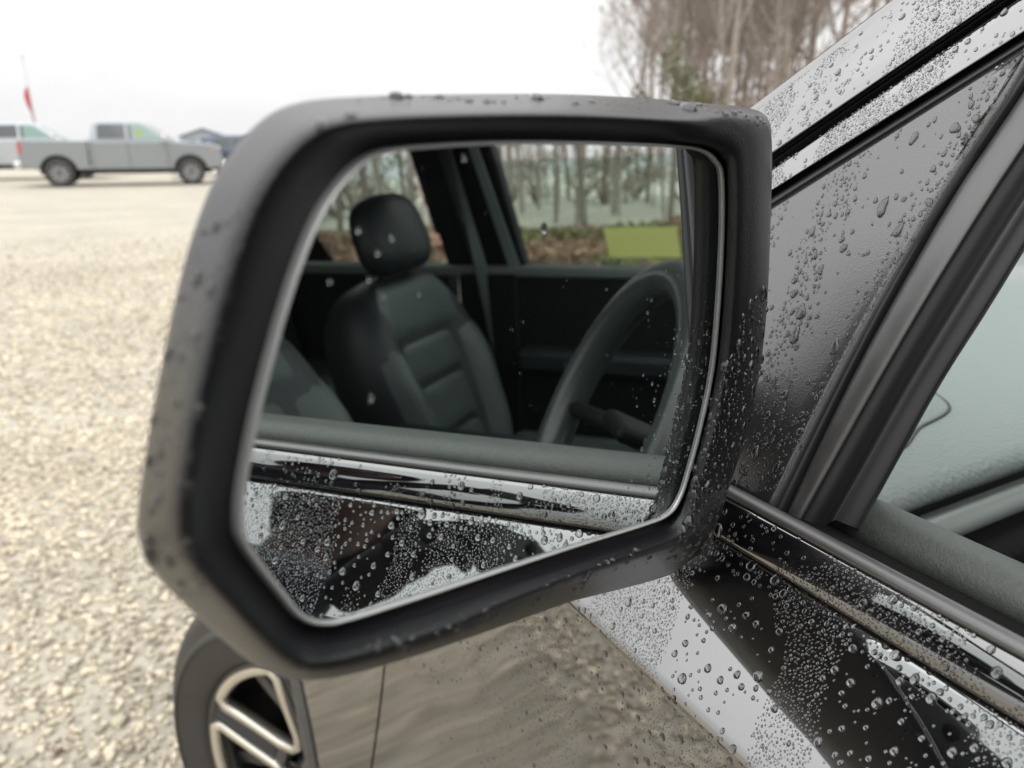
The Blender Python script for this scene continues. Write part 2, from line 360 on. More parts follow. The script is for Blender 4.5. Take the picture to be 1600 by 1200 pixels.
body_side('far_fender', lambda z: .7, lambda z: 2.15, 5, flip=True)
# hood, nose, floor, cab roof, rear wall
hood = rbox('hood', (1.015, 1.42, 1.17), (1.98, 1.52, .20), M['paint'], T, .06, 4)
nose = rbox('nose', (1.015, 2.14, .88), (1.94, .16, .72), M['paint'], T, .05, 3)
rbox('grille', (1.015, 2.225, .95), (1.3, .03, .36), M['black'], nose, .01)
for x in (.28, 1.75): rbox('headlamp', (x, 2.225, 1.08), (.34, .03, .14), M['chrome'], nose, .01)
rbox('front_bumper', (1.015, 2.24, .58), (1.98, .14, .22), M['chrome'], T, .05)
rbox('floor_pan', (1.015, -.5, .50), (1.90, 3.0, .08), M['interior'], T, .01)
roof = rbox('roof', (1.015, -.88, 1.815), (1.52, 1.62, .07), M['paint'], T, .03)
rbox('headliner', (1.015, -.88, 1.772), (1.46, 1.56, .012), M['liner'], roof, .004)
rbox('cab_rear_wall', (1.015, -1.70, 1.15), (1.72, .06, 1.30), M['interior'], T, .02)
rbox('bed_floor', (1.015, -2.85, .80), (1.8, 2.1, .06), M['black'], T, .01)
for x in (.10, 1.93):
    pl = np.array([(x, -.80, 1.31), (x, -.95, 1.31), (x+(.16 if x < 1 else -.16), -1.0, 1.80), (x+(.16 if x < 1 else -.16), -.88, 1.80)])
    bm = bmesh.new(); extrude_poly(bm, pl, (0, 0, 0), (.05 if x < 1 else -.05, 0, 0)); bm_obj('b_pillar', bm, M['interior'], T, bevel=.008)
    pl = np.array([(x, -1.55, 1.31), (x, -1.85, 1.31), (x+(.16 if x < 1 else -.16), -1.75, 1.80), (x+(.16 if x < 1 else -.16), -1.6, 1.80)])
    bm = bmesh.new(); extrude_poly(bm, pl, (0, 0, 0), (.05 if x < 1 else -.05, 0, 0)); bm_obj('c_pillar', bm, M['paint'], T, bevel=.008)
# wheel arch lip standing out from the fender, dark liner behind
def arch_lip():
    yc, zc, ra = ARC; th = np.linspace(R(-20), R(200), 60); L_ = []
    for (dr, x) in ((.034, -.080), (.036, -.100), (.032, -.116), (.018, -.121), (.004, -.117), (-.004, -.10), (-.004, .10)):
        L_.append(np.stack([np.full(60, x), yc+(ra+dr)*np.cos(th), zc+(ra+dr)*np.sin(th)], 1))
    return loft('wheel_arch_trim', L_, M['arch'], fender, toward=(-5, yc, zc+3))
M['arch'] = mat('arch_moulding', (.075, .072, .066), .6, ior=1.5, var=(30, .15))
arch_lip()
yc, zc, ra = ARC; th = np.linspace(R(-35), R(215), 40)
loft('wheel_well', [np.stack([np.full(40, x), yc+(ra+.01)*np.cos(th), zc+(ra+.01)*np.sin(th)], 1) for x in (-.03, .45)], M['black'], fender, toward=(.2, yc, zc))
rbox('wheel_well_back', (.47, yc, .55), (.03, 1.2, 1.0), M['black'], fender, .005)

# ---- belt moulding, outer seal, felt slot, leather sill of the open window
def sweep_y(name, prof, y0, y1, m, parent, ny=5, sub=3):
    P = cat_open([(x, 0, z) for x, z in prof], (len(prof)-1)*sub+1)
    return loft(name, [np.stack([np.full(ny, p[0]), np.linspace(y0, y1, ny), np.full(ny, p[2])], 1) for p in P], m, parent, toward=(-2, .2, 3))
YB = (-.80, .60)
sweep_y('belt_groove', [(.004, 1.3005), (.008, 1.3005), (.008, 1.3032), (.003, 1.3032)], *YB, M['rubber'], door, sub=1)
sweep_y('groove_lip', [(.001, 1.3012), (-.0022, 1.3016), (-.0022, 1.3027), (.001, 1.3030)], *YB, M['rubber'], door, sub=2)
sweep_y('belt_moulding', [(.003, 1.3030), (-.0032, 1.3034), (-.0043, 1.3050), (-.0038, 1.3080), (-.0024, 1.3115), (-.0004, 1.3150), (.0022, 1.3185), (.0050, 1.3208), (.0075, 1.3218)], *YB, M['gloss_trim'], door)
sweep_y('window_seal', [(.0075, 1.3212), (.0062, 1.3228), (.0068, 1.3246), (.0092, 1.3260), (.0122, 1.3264), (.0150, 1.3256)], *YB, M['seal'], door)
sweep_y('felt_strip', [(.0146, 1.3259), (.0220, 1.3215), (.0350, 1.3150), (.0500, 1.3080), (.0680, 1.2990)], *YB, M['felt'], door)
sweep_y('door_sill_trim', [(.0670, 1.2940), (.0645, 1.3010), (.0665, 1.3080), (.0735, 1.3135), (.0830, 1.3150), (.0940, 1.3130), (.1070, 1.3070), (.1180, 1.2985), (.1260, 1.2870), (.1290, 1.268), (.1300, 1.16), (.145, .80)], -.80, .30, M['trim'], door)

# ---- A-pillar, window frame and sail panel
def pl_line(A, B, off, t0=-1.35, t1=4.2, n=24):
    a, b = spt(*A, off), spt(*B, off); return np.array([a+(b-a)*t for t in np.linspace(t0, t1, n)])
def pillar(name, rows, m, parent, nc):
    return loft(name, [pl_line(*r) for r in rows], m, parent, ncross=nc)
pil = pillar('a_pillar', [((1215, 190), (1440, 15), .10), ((1196, 182), (1415, 12), .055), ((1180, 172), (1397, 6), .026), ((1174, 167), (1390, 2), .0135), ((1176, 174), (1400, 6), .0062), ((1186, 193), (1440, 3), .0012), ((1197, 217), (1500, 2), -.0018), ((1204, 233), (1545, 1), -.0026), ((1207.5, 240), (1556.5, 0), -.0012), ((1209, 243), (1560, 0), .010)], M['paint'], T, 41)
pillar('pillar_gap', [((1208, 240), (1557, -1), .0085), ((1208, 248), (1567, -1), .0100), ((1208, 250), (1569, -1), .0075), ((1208, 253), (1573, 0), .0075), ((1208, 255), (1575, 0), .0105), ((1208, 264), (1585, 0), .0090)], M['rubber'], pil, 16)
pillar('door_frame_trim', [((1208, 260), (1581, -1), .0100), ((1208, 262), (1583, 0), .0028), ((1208, 268), (1587, 8), .0012), ((1208, 279), (1592, 25), .0004), ((1208, 291), (1597, 42), -.0002), ((1208, 296.5), (1600, 50), .0004), ((1208, 299), (1601, 53), .0080)], M['paint'], door, 25)
pillar('frame_gap', [((1208, 298), (1600, 52), .0075), ((1208, 311), (1600, 63), .0085)], M['black'], door, 2)
pillar('frame_seal', [((1208, 307), (1600, 60), .0080), ((1208, 309), (1600, 62), .0040), ((1208, 313), (1600, 66), .0018), ((1208, 318), (1600, 71), .0022), ((1208, 323), (1600, 77), .0050), ((1208, 326), (1600, 80), .0085)], M['rubber'], door, 16)
# sail panel: the triangle under the pillar, its window-side edge rolled inwards
def sail():
    a, b = spt(1208, 325, 0), spt(1600, 79, 0); top = lambda t: a+(b-a)*t
    ea, eb = spt(1203, 795, 0), spt(1567, 150, 0); em = spt(1380, 450, 0)-(ea+(eb-ea)*.535); edge = lambda t: ea+(eb-ea)*t+em*4*max(0., t*(1-t))
    tip = a+(b-a)*(-(a[2]-1.3190)/(b[2]-a[2]))
    low = edge(-.02); n = 36
    ts = np.linspace(0, 1, n); tt = []
    for t in ts:                                            # rows run from the belt line up to the narrow top
        e = edge(-.02+t*1.55); k = (e[2]-tip[2])/((b-a)[2]); q = tip+(b-a)*k; tt.append((q, e))
    inn = SNv/SNn; out_ = []
    ed = (eb-ea)/np.linalg.norm(eb-ea); side = np.cross(ed, inn); side = side if side[1] < 0 else -side      # towards the window
    for q, e in tt:
        row = [q+inn*.008, q+inn*.002, q+(e-q)*.004]
        row += [q+(e-q)*s for s in np.linspace(.03, .95, 14)]
        row += [e-side*.0028-inn*0, e-side*.0012+inn*.0006, e+inn*.0022, e+side*.0008+inn*.0050, e+side*.0010+inn*.014]
        out_.append(row)
    A = np.array(out_); V = A.reshape(-1, 3)
    return mesh_obj('sail_panel', V, orient(V, grid_faces(*A.shape[:2]), CAM), M['sail'], door)
sail_o = sail()
def ch(pts, off, n=30):
    P = [np.array(p, float) for p in pts]; P = [P[0]+(P[0]-P[1])*.35] + P + [P[-1]+(P[-1]-P[-2])*6.5]
    return cat_open([spt(*p, off) for p in P], n)
E0 = [(1207, 795), (1306, 600), (1384, 450), (1471, 300), (1570, 150)]
G0 = [(1234, 795), (1327, 600), (1408, 450), (1495, 300), (1596, 150)]
G1 = [(1258, 800), (1370, 600), (1458, 450), (1552, 300), (1604, 222)]
R0 = [(1322, 764), (1410, 606), (1490, 474), (1560, 362), (1625, 262)]
R1 = [(1337, 758), (1427, 602), (1507, 472), (1577, 360), (1642, 258)]
I0 = [(1372, 769), (1463, 606), (1540, 484), (1604, 380), (1662, 288)]
mixl = lambda A, B, f: [tuple(np.array(a)*(1-f)+np.array(b)*f) for a, b in zip(A, B)]
def channel(name, rows, m, nc): return loft(name, [ch(*r) for r in rows], m, door, ncross=nc)
channel('edge_seal', [(mixl(E0, G0, -.08), .010), (mixl(E0, G0, .05), .0050), (mixl(E0, G0, .4), .0046), (mixl(E0, G0, .8), .0085), (mixl(G0, G1, .06), .0110)], M['rubber'], 13)
channel('glass_run_seal', [(mixl(E0, G0, .96), .0090), (mixl(G0, G1, .03), .0062), (mixl(G0, G1, .5), .0055), (mixl(G0, G1, .93), .0066), (G1, .0090), (mixl(G1, R0, .02), .013)], M['seal'], 16)
channel('glass_run', [(mixl(G1, R0, -.02), .0120), (mixl(G1, R0, .12), .0150), (mixl(G1, R0, .5), .0170), (mixl(G1, R0, .85), .0160), (R0, .0150), (mixl(R0, R1, .5), .0118), (R1, .0125), (mixl(R1, I0, .35), .0160), (mixl(R1, I0, .85), .0190), (I0, .0230), (mixl(I0, R1, -.08), .036), (mixl(I0, R1, -.1), .075)], M['rubber'], 37)


# ---- the door mirror
GL = [(1000, 225), (1060, 228), (1097, 234), (1118, 250), (1128, 280), (1127, 400), (1115, 560), (1096, 660), (1075, 740), (1060, 782), (1040, 806), (1000, 822), (900, 853), (780, 892), (650, 935), (550, 966), (505, 975), (468, 964),
      (435, 925), (400, 880), (378, 845), (372, 815), (376, 760), (395, 660), (420, 560), (452, 450), (488, 355), (520, 300), (560, 256), (600, 236), (660, 228), (780, 222), (900, 222)]
HO = [(1000, 153), (1100, 161), (1165, 168), (1197, 182), (1206, 222), (1204, 350), (1196, 510), (1175, 640), (1140, 760), (1114, 835), (1092, 866), (1045, 888), (920, 930), (780, 980), (640, 1028), (545, 1054), (490, 1062), (440, 1058),
      (385, 1030), (310, 965), (250, 905), (222, 860), (215, 800), (232, 680), (250, 580), (278, 450), (310, 340), (345, 262), (400, 195), (460, 162), (560, 151), (720, 147), (870, 147)]
GLc, HOc = cat_closed(GL, 6), cat_closed(HO, 6); NG = len(GLc)
MC = mpt(760, 560, 0)
def uvw(p): q = p-MC; return np.array([q@MU, q@MV, q@MN])
def xyz(a): return MC + a[0]*MU + a[1]*MV + a[2]*MN
def mirror_housing():
    loops = []
    BOT = ((-.05, .03, .12, .20, .32, .46, .60, .72, .82, .90, .96, 1.), (-.004, -.0022, -.0012, .0000, .0022, .0055, .0086, .0104, .0100, .0072, .0022, -.0050))      # lower edge: crest close to the outline
    btm = np.clip((GLc[:, 1]-820)/90, 0, 1)*np.clip((GLc[:, 0]-380)/120, .25, 1)
    inb = np.clip((GLc[:, 0]-1010)/80, 0, 1); inb = inb*inb*(3-2*inb)                 # the inboard lip is steep, the rest slopes up to its crest
    for f, w_ in ((-.05, (-.004, -.004)), (.03, (-.0022, -.0022)), (.07, (-.0018, -.0008)), (.12, (-.0012, .0040)), (.20, (.0004, .0082)), (.32, (.0040, .0098)), (.44, (.0080, .0104)), (.52, (.0092, .0104)), (.58, (.0088, .0104)), (.64, (.0070, .0104)), (.74, (.0008, .0100)), (.86, (-.0082, .0076)), (.95, (-.0152, .0030)), (1.0, (-.0200, -.0040))):
        loops.append([mpt(*(g*(1-f)+o*f), (w_[0]*(1-b)+np.interp(f, BOT[0], BOT[1])*b)*(1-q)+w_[1]*q) for g, o, q, b in zip(GLc, HOc, inb, btm)])
    last = np.array([uvw(p) for p in loops[-1]]); cen = np.array([.004, -.004, 0])
    for sc, w_ in ((1.0, -.027), (.99, -.037), (.975, -.050), (.93, -.068), (.85, -.086), (.73, -.100), (.56, -.111), (.34, -.117), (.12, -.1195)):
        q = last.copy(); q[:, :2] = cen[:2]+(last[:, :2]-cen[:2])*sc; q[:, 2] = w_; q[:, 0] += .42*abs(w_)*np.interp(last[:, 0], [-.14, .12], [1, .55]); q[:, 1] -= .020*math.sin(min(1., abs(w_)/.07)*math.pi/2)*np.clip(-last[:, 1]/.06, 0, 1)*(sc if sc < .9 else 1); loops.append([xyz(a) for a in q])
    V = np.array(loops).reshape(-1, 3); F = grid_faces(len(loops), NG, True)
    k = len(loops)-1; V = np.vstack([V, xyz(np.array([cen[0], cen[1], -.12]))]); F += [(k*NG+(j+1) % NG, k*NG+j, len(V)-1) if False else (k*NG+j, k*NG+(j+1) % NG, len(V)-1) for j in range(NG)]
    F = orient(V, F[:NG*11], CAM) + (F[NG*11:] if orient(V, F[:NG*11], CAM) is F[:NG*11] else F[NG*11:])
    return V, F
V, F = mirror_housing()
side_mirror = mesh_obj('side_mirror', V, F, M['plastic'], T)
bmt = bmesh.new(); bmt.from_mesh(side_mirror.data); bmesh.ops.recalc_face_normals(bmt, faces=bmt.faces[:]); bmt.to_mesh(side_mirror.data); bmt.free()
gv = [mpt(*g, 0) for g in GLc]; gc = np.mean(gv, 0)
Vg = np.array([gc]+[gc+(p-gc)*.992 for p in gv]); Fg = orient(Vg, [(0, 1+j, 1+(j+1) % NG) for j in range(NG)], CAM)
mirror_glass = mesh_obj('mirror_glass', Vg, Fg, M['mirror'], side_mirror, smooth=False)
# bright ground edge of the glass
cu = lambda s, w_: np.array([gc+(p-gc)*s+MN*w_ for p in gv]+[gc+(gv[0]-gc)*s+MN*w_])
loft('glass_edge', [cu(.9885, .0001), cu(.9915, .0012), cu(.9985, .0013), cu(1.005, .0002), cu(1.008, -.004)], M['edge'], side_mirror)
# arm from the housing to the sail panel
ap = [np.array(p) for p in ((-.085, .285, 1.352), (-.085, .365, 1.352), (.018, .37, 1.345), (.018, .30, 1.345))]
bm = bmesh.new(); extrude_poly(bm, ap, (0, 0, 0), (0, 0, .055)); bm_obj('mirror_arm', bm, M['plastic'], side_mirror, bevel=.012, segs=4)

# ---- front wheel, steered outwards
def build_wheel(c, steer, Rt=.405, Rr=.276, wdt=.27):
    wroot = bpy.data.objects.new('wheel', None); link(wroot, T); wroot.empty_display_size = .05
    wroot.matrix_parent_inverse = ROOTS['pickup_truck'].inverted(); wroot.location = c; wroot.rotation_euler = (0, 0, steer)
    W = wroot                                                   # local: -X is the outer side, Y forward
    h = wdt/2
    tp = [(Rr-.004, -h+.022), (Rr+.006, -h+.004), (Rr+.030, -h-.004), (Rr+.062, -h-.010), (Rr+.066, -h-.013), (Rr+.074, -h-.011), (Rt-.050, -h+.000), (Rt-.024, -h+.012), (Rt-.008, -h+.030), (Rt, -h+.055), (Rt+.001, 0), (Rt, h-.05), (Rt-.02, h-.01), (Rr, h)]
    ty = lathe('tyre', [tuple(p) for p in cat_open([(a, b, 0) for a, b in tp], 60)[:, :2]], M['tyre'], W, 96, 'X')
    for k in range(84):
        pass
    lathe('rim_barrel', [(Rr+.002, -h+.010), (Rr-.004, -h+.004), (Rr-.016, -h+.012), (Rr-.022, -h+.06), (Rr-.03, h-.02)], M['rim_dark'], W, 96, 'X')
    lathe('brake_disc', [(.0, .02), (.17, .02), (.17, .035)], M['rim_grey'], W, 48, 'X')
    lathe('hub', [(0, -h+.022), (.045, -h+.022), (.06, -h+.03), (.085, -h+.05), (.09, 0)], M['rim_dark'], W, 36, 'X')
    xo = -h+.004
    for k in range(6):
        a0 = math.pi/2 + k*math.pi/3 + R(20)
        pr = lambda r_, a: np.array([xo + .030*(1-r_/Rr), r_*math.cos(a), r_*math.sin(a)])
        # bright machined loop round each opening
        path = [pr(.262, a0+R(d)) for d in np.linspace(-21, 21, 15)] + [pr(.244, a0+R(23.5)), pr(.18, a0+R(20)), pr(.12, a0+R(15)), pr(.095, a0+R(6)), pr(.095, a0-R(6)), pr(.12, a0-R(15)), pr(.18, a0-R(20)), pr(.244, a0-R(23.5))]
        path = np.array(path); n = len(path); cen = path.mean(0); bm = bmesh.new(); rings = []
        for i in range(n):
            t = path[(i+1) % n]-path[i-1]; nn = np.cross(t, (1, 0, 0)); nn /= np.linalg.norm(nn); wv = .0105 if i < 16 else .0085
            rings.append([bm.verts.new(tuple(path[i]+nn*s*wv+np.array([dx, 0, 0]))) for s, dx in ((-1, .004), (-.6, 0), (.6, 0), (1, .004), (1, .022), (-1, .022))])
        for i in range(n):
            for j in range(6): bm.faces.new((rings[i][j], rings[i][(j+1) % 6], rings[(i+1) % n][(j+1) % 6], rings[(i+1) % n][j]))
        bm_obj('spoke_loop', bm, M['rim_bright'], W)
        # dark spoke inside the opening and ribbed grey spoke between openings
        bm = bmesh.new(); q = [pr(.25, a0-R(3)), pr(.25, a0+R(3)), pr(.09, a0+R(8)), pr(.09, a0-R(8))]; extrude_poly(bm, q, (.035, 0, 0), (.06, 0, 0)); bm_obj('inner_spoke', bm, M['rim_dark'], W, bevel=.004)
        a1 = a0+math.pi/6
        bm = bmesh.new(); q = [pr(.266, a1-R(7)), pr(.266, a1+R(7)), pr(.10, a1+R(12)), pr(.10, a1-R(12))]; extrude_poly(bm, q, (.007, 0, 0), (.03, 0, 0)); sp = bm_obj('spoke', bm, M['rim_grey'], W, bevel=.003)
        for d in (-1.6, 0, 1.6):
            bm = bmesh.new(); q = [pr(.26, a1+R(d*2-.7)), pr(.26, a1+R(d*2+.7)), pr(.12, a1+R(d*3+.9)), pr(.12, a1+R(d*3-.9))]; extrude_poly(bm, q, (.002, 0, 0), (.009, 0, 0)); bm_obj('rib', bm, M['rim_grey'], W, bevel=.001, segs=2)
    return wroot
build_wheel((.018, 1.13, .395), R(32))

# ================================================================== CABIN
def sweep_x(name, prof, x0, x1, m, parent, nx=9, sub=4, toward=(.5, -.3, 3), bow=0.):
    P = cat_open([(0, y, z) for y, z in prof], (len(prof)-1)*sub+1); X = np.linspace(x0, x1, nx)
    b_ = bow*(1-((X-1.015)/.9)**2)
    return loft(name, [np.stack([X, p[1]+b_*min(1, max(0, (p[1]-.3)/.5)), np.full(nx, p[2])], 1) for p in P], m, parent, toward=toward)
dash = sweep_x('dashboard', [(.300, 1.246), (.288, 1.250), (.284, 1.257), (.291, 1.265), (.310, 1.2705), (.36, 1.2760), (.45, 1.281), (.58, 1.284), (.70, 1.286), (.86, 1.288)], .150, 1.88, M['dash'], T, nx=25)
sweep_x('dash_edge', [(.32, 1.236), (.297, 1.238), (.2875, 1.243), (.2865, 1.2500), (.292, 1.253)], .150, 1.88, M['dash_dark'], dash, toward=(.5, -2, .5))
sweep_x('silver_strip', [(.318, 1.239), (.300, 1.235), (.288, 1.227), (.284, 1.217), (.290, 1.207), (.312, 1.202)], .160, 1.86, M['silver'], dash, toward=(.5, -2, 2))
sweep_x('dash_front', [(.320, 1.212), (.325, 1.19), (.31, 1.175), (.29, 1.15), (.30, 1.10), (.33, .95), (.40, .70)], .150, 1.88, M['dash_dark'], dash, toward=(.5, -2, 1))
# end cap of the dash, piping between dash and door trim
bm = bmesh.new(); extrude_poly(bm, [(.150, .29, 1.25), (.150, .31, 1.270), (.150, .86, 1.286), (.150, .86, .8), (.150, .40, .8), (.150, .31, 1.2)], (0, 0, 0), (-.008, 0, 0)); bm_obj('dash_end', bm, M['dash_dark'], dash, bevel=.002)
tube('dash_piping', cat_open([(.146, .280, 1.243), (.143, .31, 1.271), (.141, .36, 1.278), (.140, .46, 1.284), (.14, .6, 1.286)], 30), .0042, M['rubber'], dash)
# raised speaker grille outline on the dash corner
sg = cat_closed([(.24, .345, 0), (.325, .353, 0), (.385, .366, 0), (.410, .395, 0), (.432, .44, 0), (.44, .50, 0), (.40, .56, 0), (.25, .55, 0)], 8); zs = lambda y: np.interp(y, [.31, .36, .45, .58, .70], [1.2705, 1.2760, 1.281, 1.284, 1.286])
tube('speaker_outline', [(p[0], p[1], zs(p[1])+.0003) for p in sg], .0016, M['rubber'], dash, sides=6, closed=True)
cv = np.array([(p[0], p[1], zs(p[1])+.0022) for p in sg]); cc_ = cv.mean(0); Vc = [cc_+np.array([0, 0, .001])]+[cc_+(p-cc_)*.96 for p in cv]+[cc_+(p-cc_)*.99-np.array([0, 0, .002]) for p in cv]; n_ = len(cv)
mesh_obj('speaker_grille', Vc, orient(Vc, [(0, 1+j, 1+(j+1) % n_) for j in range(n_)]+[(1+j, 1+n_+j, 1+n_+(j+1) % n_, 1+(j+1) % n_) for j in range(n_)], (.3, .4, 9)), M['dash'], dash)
# front upper door trim that fills the corner between window channel and dash
# windscreen
g0 = np.array([[(.135+(1.76*i/8), .50+.20*math.sin(math.pi*i/8)-(.72*j/6), 1.31+.47*j/6) for i in range(9)] for j in range(7)])
A = g0.copy(); 
for j in range(7): A[j, :, 0] = 1.015+(A[j, :, 0]-1.015)*(1-.16*j/6)
mesh_obj('windscreen', A.reshape(-1, 3), grid_faces(7, 9), M['glass'], T)
# far A-pillar
fp = np.array([(1.87, .60, 1.28), (1.87, .38, 1.28), (1.72, -.24, 1.79), (1.72, -.10, 1.79)])
bm = bmesh.new(); extrude_poly(bm, fp, (0, 0, 0), (.06, 0, 0)); bm_obj('a_pillar', bm, M['interior'], T, bevel=.01)
# ---- passenger door: inner panel, window, pillar, belt
pd = rbox('passenger_door', (1.865, -.03, .86), (.10, 1.62, .70), M['interior'], T, .015)
rbox('inner_sill', (1.845, -.38, 1.195), (.08, 2.4, .035), M['liner'], pd, .012)
rbox('armrest', (1.80, -.30, .92), (.12, .62, .07), M['seat_dark'], pd, .02)
def quad(name, pts, m, parent, thick=.004):
    bm = bmesh.new(); extrude_poly(bm, pts, (0, 0, 0), (thick, 0, 0)); return bm_obj(name, bm, m, parent, smooth=False)
quad('window_pane', [(1.905, .30, 1.20), (1.905, -.66, 1.20), (1.80, -.80, 1.535), (1.80, .02, 1.535)], M['glass'], pd)
rp = rbox('passenger_rear_door', (1.865, -1.33, .86), (.10, .90, .70), M['interior'], T, .015)
quad('window_pane', [(1.905, -.95, 1.20), (1.905, -1.60, 1.20), (1.80, -1.65, 1.57), (1.80, -1.0, 1.57)], M['glass'], rp)
bp_ = np.array([(1.84, -.60, 1.18), (1.84, -.88, 1.18), (1.76, -.99, 1.75), (1.76, -.72, 1.75)])
bm = bmesh.new(); extrude_poly(bm, bp_, (0, 0, 0), (.06, 0, 0)); bp_o = bm_obj('b_pillar_trim', bm, M['interior'], T, bevel=.012)
bm = bmesh.new(); extrude_poly(bm, [(1.83, -.615, 1.20), (1.83, -.655, 1.20), (1.765, -.755, 1.60), (1.765, -.725, 1.60)], (0, 0, 0), (-.006, 0, 0)); bm_obj('pillar_edge_trim', bm, M['belt'], bp_o, bevel=.002)
bm = bmesh.new(); extrude_poly(bm, [(1.815, -.69, .75), (1.815, -.74, .75), (1.815, -.76, 1.15), (1.745, -.86, 1.62), (1.745, -.81, 1.62), (1.815, -.71, 1.15)], (0, 0, 0), (-.003, 0, 0)); bm_obj('seat_belt', bm, M['seat'], bp_o)
# lower inner door lining on the passenger pillar foot
rbox('pillar_foot', (1.83, -.72, .86), (.06, .20, .66), M['interior'], bp_o, .01)
tag(quad('window_sticker', [(1.862, -.115, 1.238), (1.862, -.335, 1.238), (1.832, -.345, 1.330), (1.832, -.125, 1.330)], M['yellow'], pd, -.0015), 'blank yellow green paper tag on the passenger window')

# ---- seats
def rot_x(a): return Matrix.Rotation(a, 3, 'X')
def seat(name, x, y, recl, zc):
    """x centre, y of the seat-back foot; built from cushion, bolsters and stitched panels"""
    base = rbox(name, (x, y+.28, zc), (.54, .52, .15), M['seat_dark'], T, .05, 4)
    rbox('cushion', (x, y+.30, zc+.085), (.34, .50, .06), M['seat'], base, .025, 4)
    for s in (-1, 1): rbox('bolster', (x+s*.215, y+.29, zc+.095), (.11, .50, .10), M['seat'], base, .035, 4)
    rm = rot_x(recl); d = np.array(rm @ Vector((0, 0, 1))); f = np.array(rm @ Vector((0, 1, 0))); o = np.array((x, y, zc+.08))
    at = lambda u, v, q: tuple(o+np.array((u, 0, 0))+d*v+f*q)
    # backrest: one rounded, tapering shell with raised side bolsters; padded panels with seams between them on its face
    vs = np.array([0, .06, .14, .24, .34, .43, .50, .55, .585, .607, .618]); hw = np.interp(vs, [0, .14, .34, .46, .55, .585, .607, .618], [.215, .250, .272, .262, .222, .185, .140, .085])
    th = np.interp(vs, [0, .50, .585, .607, .618], [1, 1, .75, .45, .12]); vz = cat_open(np.stack([vs, hw, th], 1), 41)
    def face(u, v):                                          # forward offset of the face at fraction u of the half width
        bol = .060*np.interp(v, [0, .30, .50, .60], [1, 1, .45, .0]); return .012 + bol*math.exp(-((abs(u)-.80)/.20)**2) - .03*max(0, abs(u)-.86)/.14
    rows = []
    for v, h_, t_ in vz:
        row = [at(u*h_, v, face(u, v)*1-.05*(1-t_)) for u in np.linspace(-1, 1, 21)] + [at(u*h_, v, -.115*t_-.02-.03*(1-u*u)*t_) for u in np.linspace(.96, -.96, 11)]
        rows.append(row)
    A = np.array(rows); ncol = A.shape[1]; V = A.reshape(-1, 3); F = grid_faces(len(rows), ncol, True) + [tuple(range((len(rows)-1)*ncol, len(rows)*ncol))]
    bm = bmesh.new(); vv = [bm.verts.new(tuple(p)) for p in V]
    for f_ in F: bm.faces.new([vv[i] for i in f_])
    back = bm_obj('backrest', bm, M['seat_dark'], T)
    hwv = lambda v: np.interp(v, vz[:, 0], vz[:, 1])
    def pad(u0, u1, v0, v1, nm='stitched_panel'):
        r_ = []
        for v in np.linspace(v0, v1, 12):
            q_ = (v-v0)/(v1-v0); r_.append([at((u0(v)+(u1(v)-u0(v))*k)*hwv(v), v, face(u0(v)+(u1(v)-u0(v))*k, v) + .012*(1-abs(2*q_-1)**6)*(1-abs(2*k-1)**6) - .004) for k in np.linspace(0, 1, 12)])
        A_ = np.array(r_); mesh_obj(nm, A_.reshape(-1, 3), orient(A_.reshape(-1, 3), grid_faces(12, 12), at(0, .3, 3)), M['seat'], back)
    for (v0, v1) in ((.03, .15), (.158, .30), (.308, .425)): pad(lambda v: -.54, lambda v: .54, v0, v1)
    pad(lambda v: -.80+.0*v, lambda v: .80, .434, .585)
    for s in (-1, 1): pad(lambda v: min(s*.57, s*.97), lambda v: max(s*.57, s*.97), .03, .425, 'bolster')
    hv, hf = [], []                                          # headrest: a soft rounded pillow
    for i in range(17):
        pv = -math.pi/2+math.pi*i/16; cz, sz = math.copysign(abs(math.cos(pv))**.55, math.cos(pv)), math.copysign(abs(math.sin(pv))**.75, math.sin(pv))
        for j in range(28):
            pu = 2*math.pi*j/28; cu_, su_ = math.copysign(abs(math.cos(pu))**.62, math.cos(pu)), math.copysign(abs(math.sin(pu))**.8, math.sin(pu))
            hv.append(at(.145*cu_*cz*(1-.10*sz), .715+.108*sz, .015+.060*su_*cz+.012*(1-cu_*cu_)*cz))
    hr = mesh_obj('headrest', hv, grid_faces(17, 28, True), M['seat_dark'], back)
    for s in (-1, 1): tube('headrest_post', [at(s*.07, .58, -.02), at(s*.07, .66, -.01)], .007, M['black'], back)
    return base
seat('driver_seat', .47, -.45, R(22), .66)
seat('passenger_seat', 1.39, -.615, R(18), .585)
rbox('rear_bench', (1.015, -1.32, .80), (1.55, .5, .16), M['seat_dark'], T, .05)
rb = rbox('rear_backrest', (1.015, -1.58, 1.12), (1.55, .14, .62), M['seat_dark'], T, .05, 3, rot_x(R(12)))
rbox('centre_console', (.95, -.18, .82), (.30, .95, .22), M['interior'], T, .03)
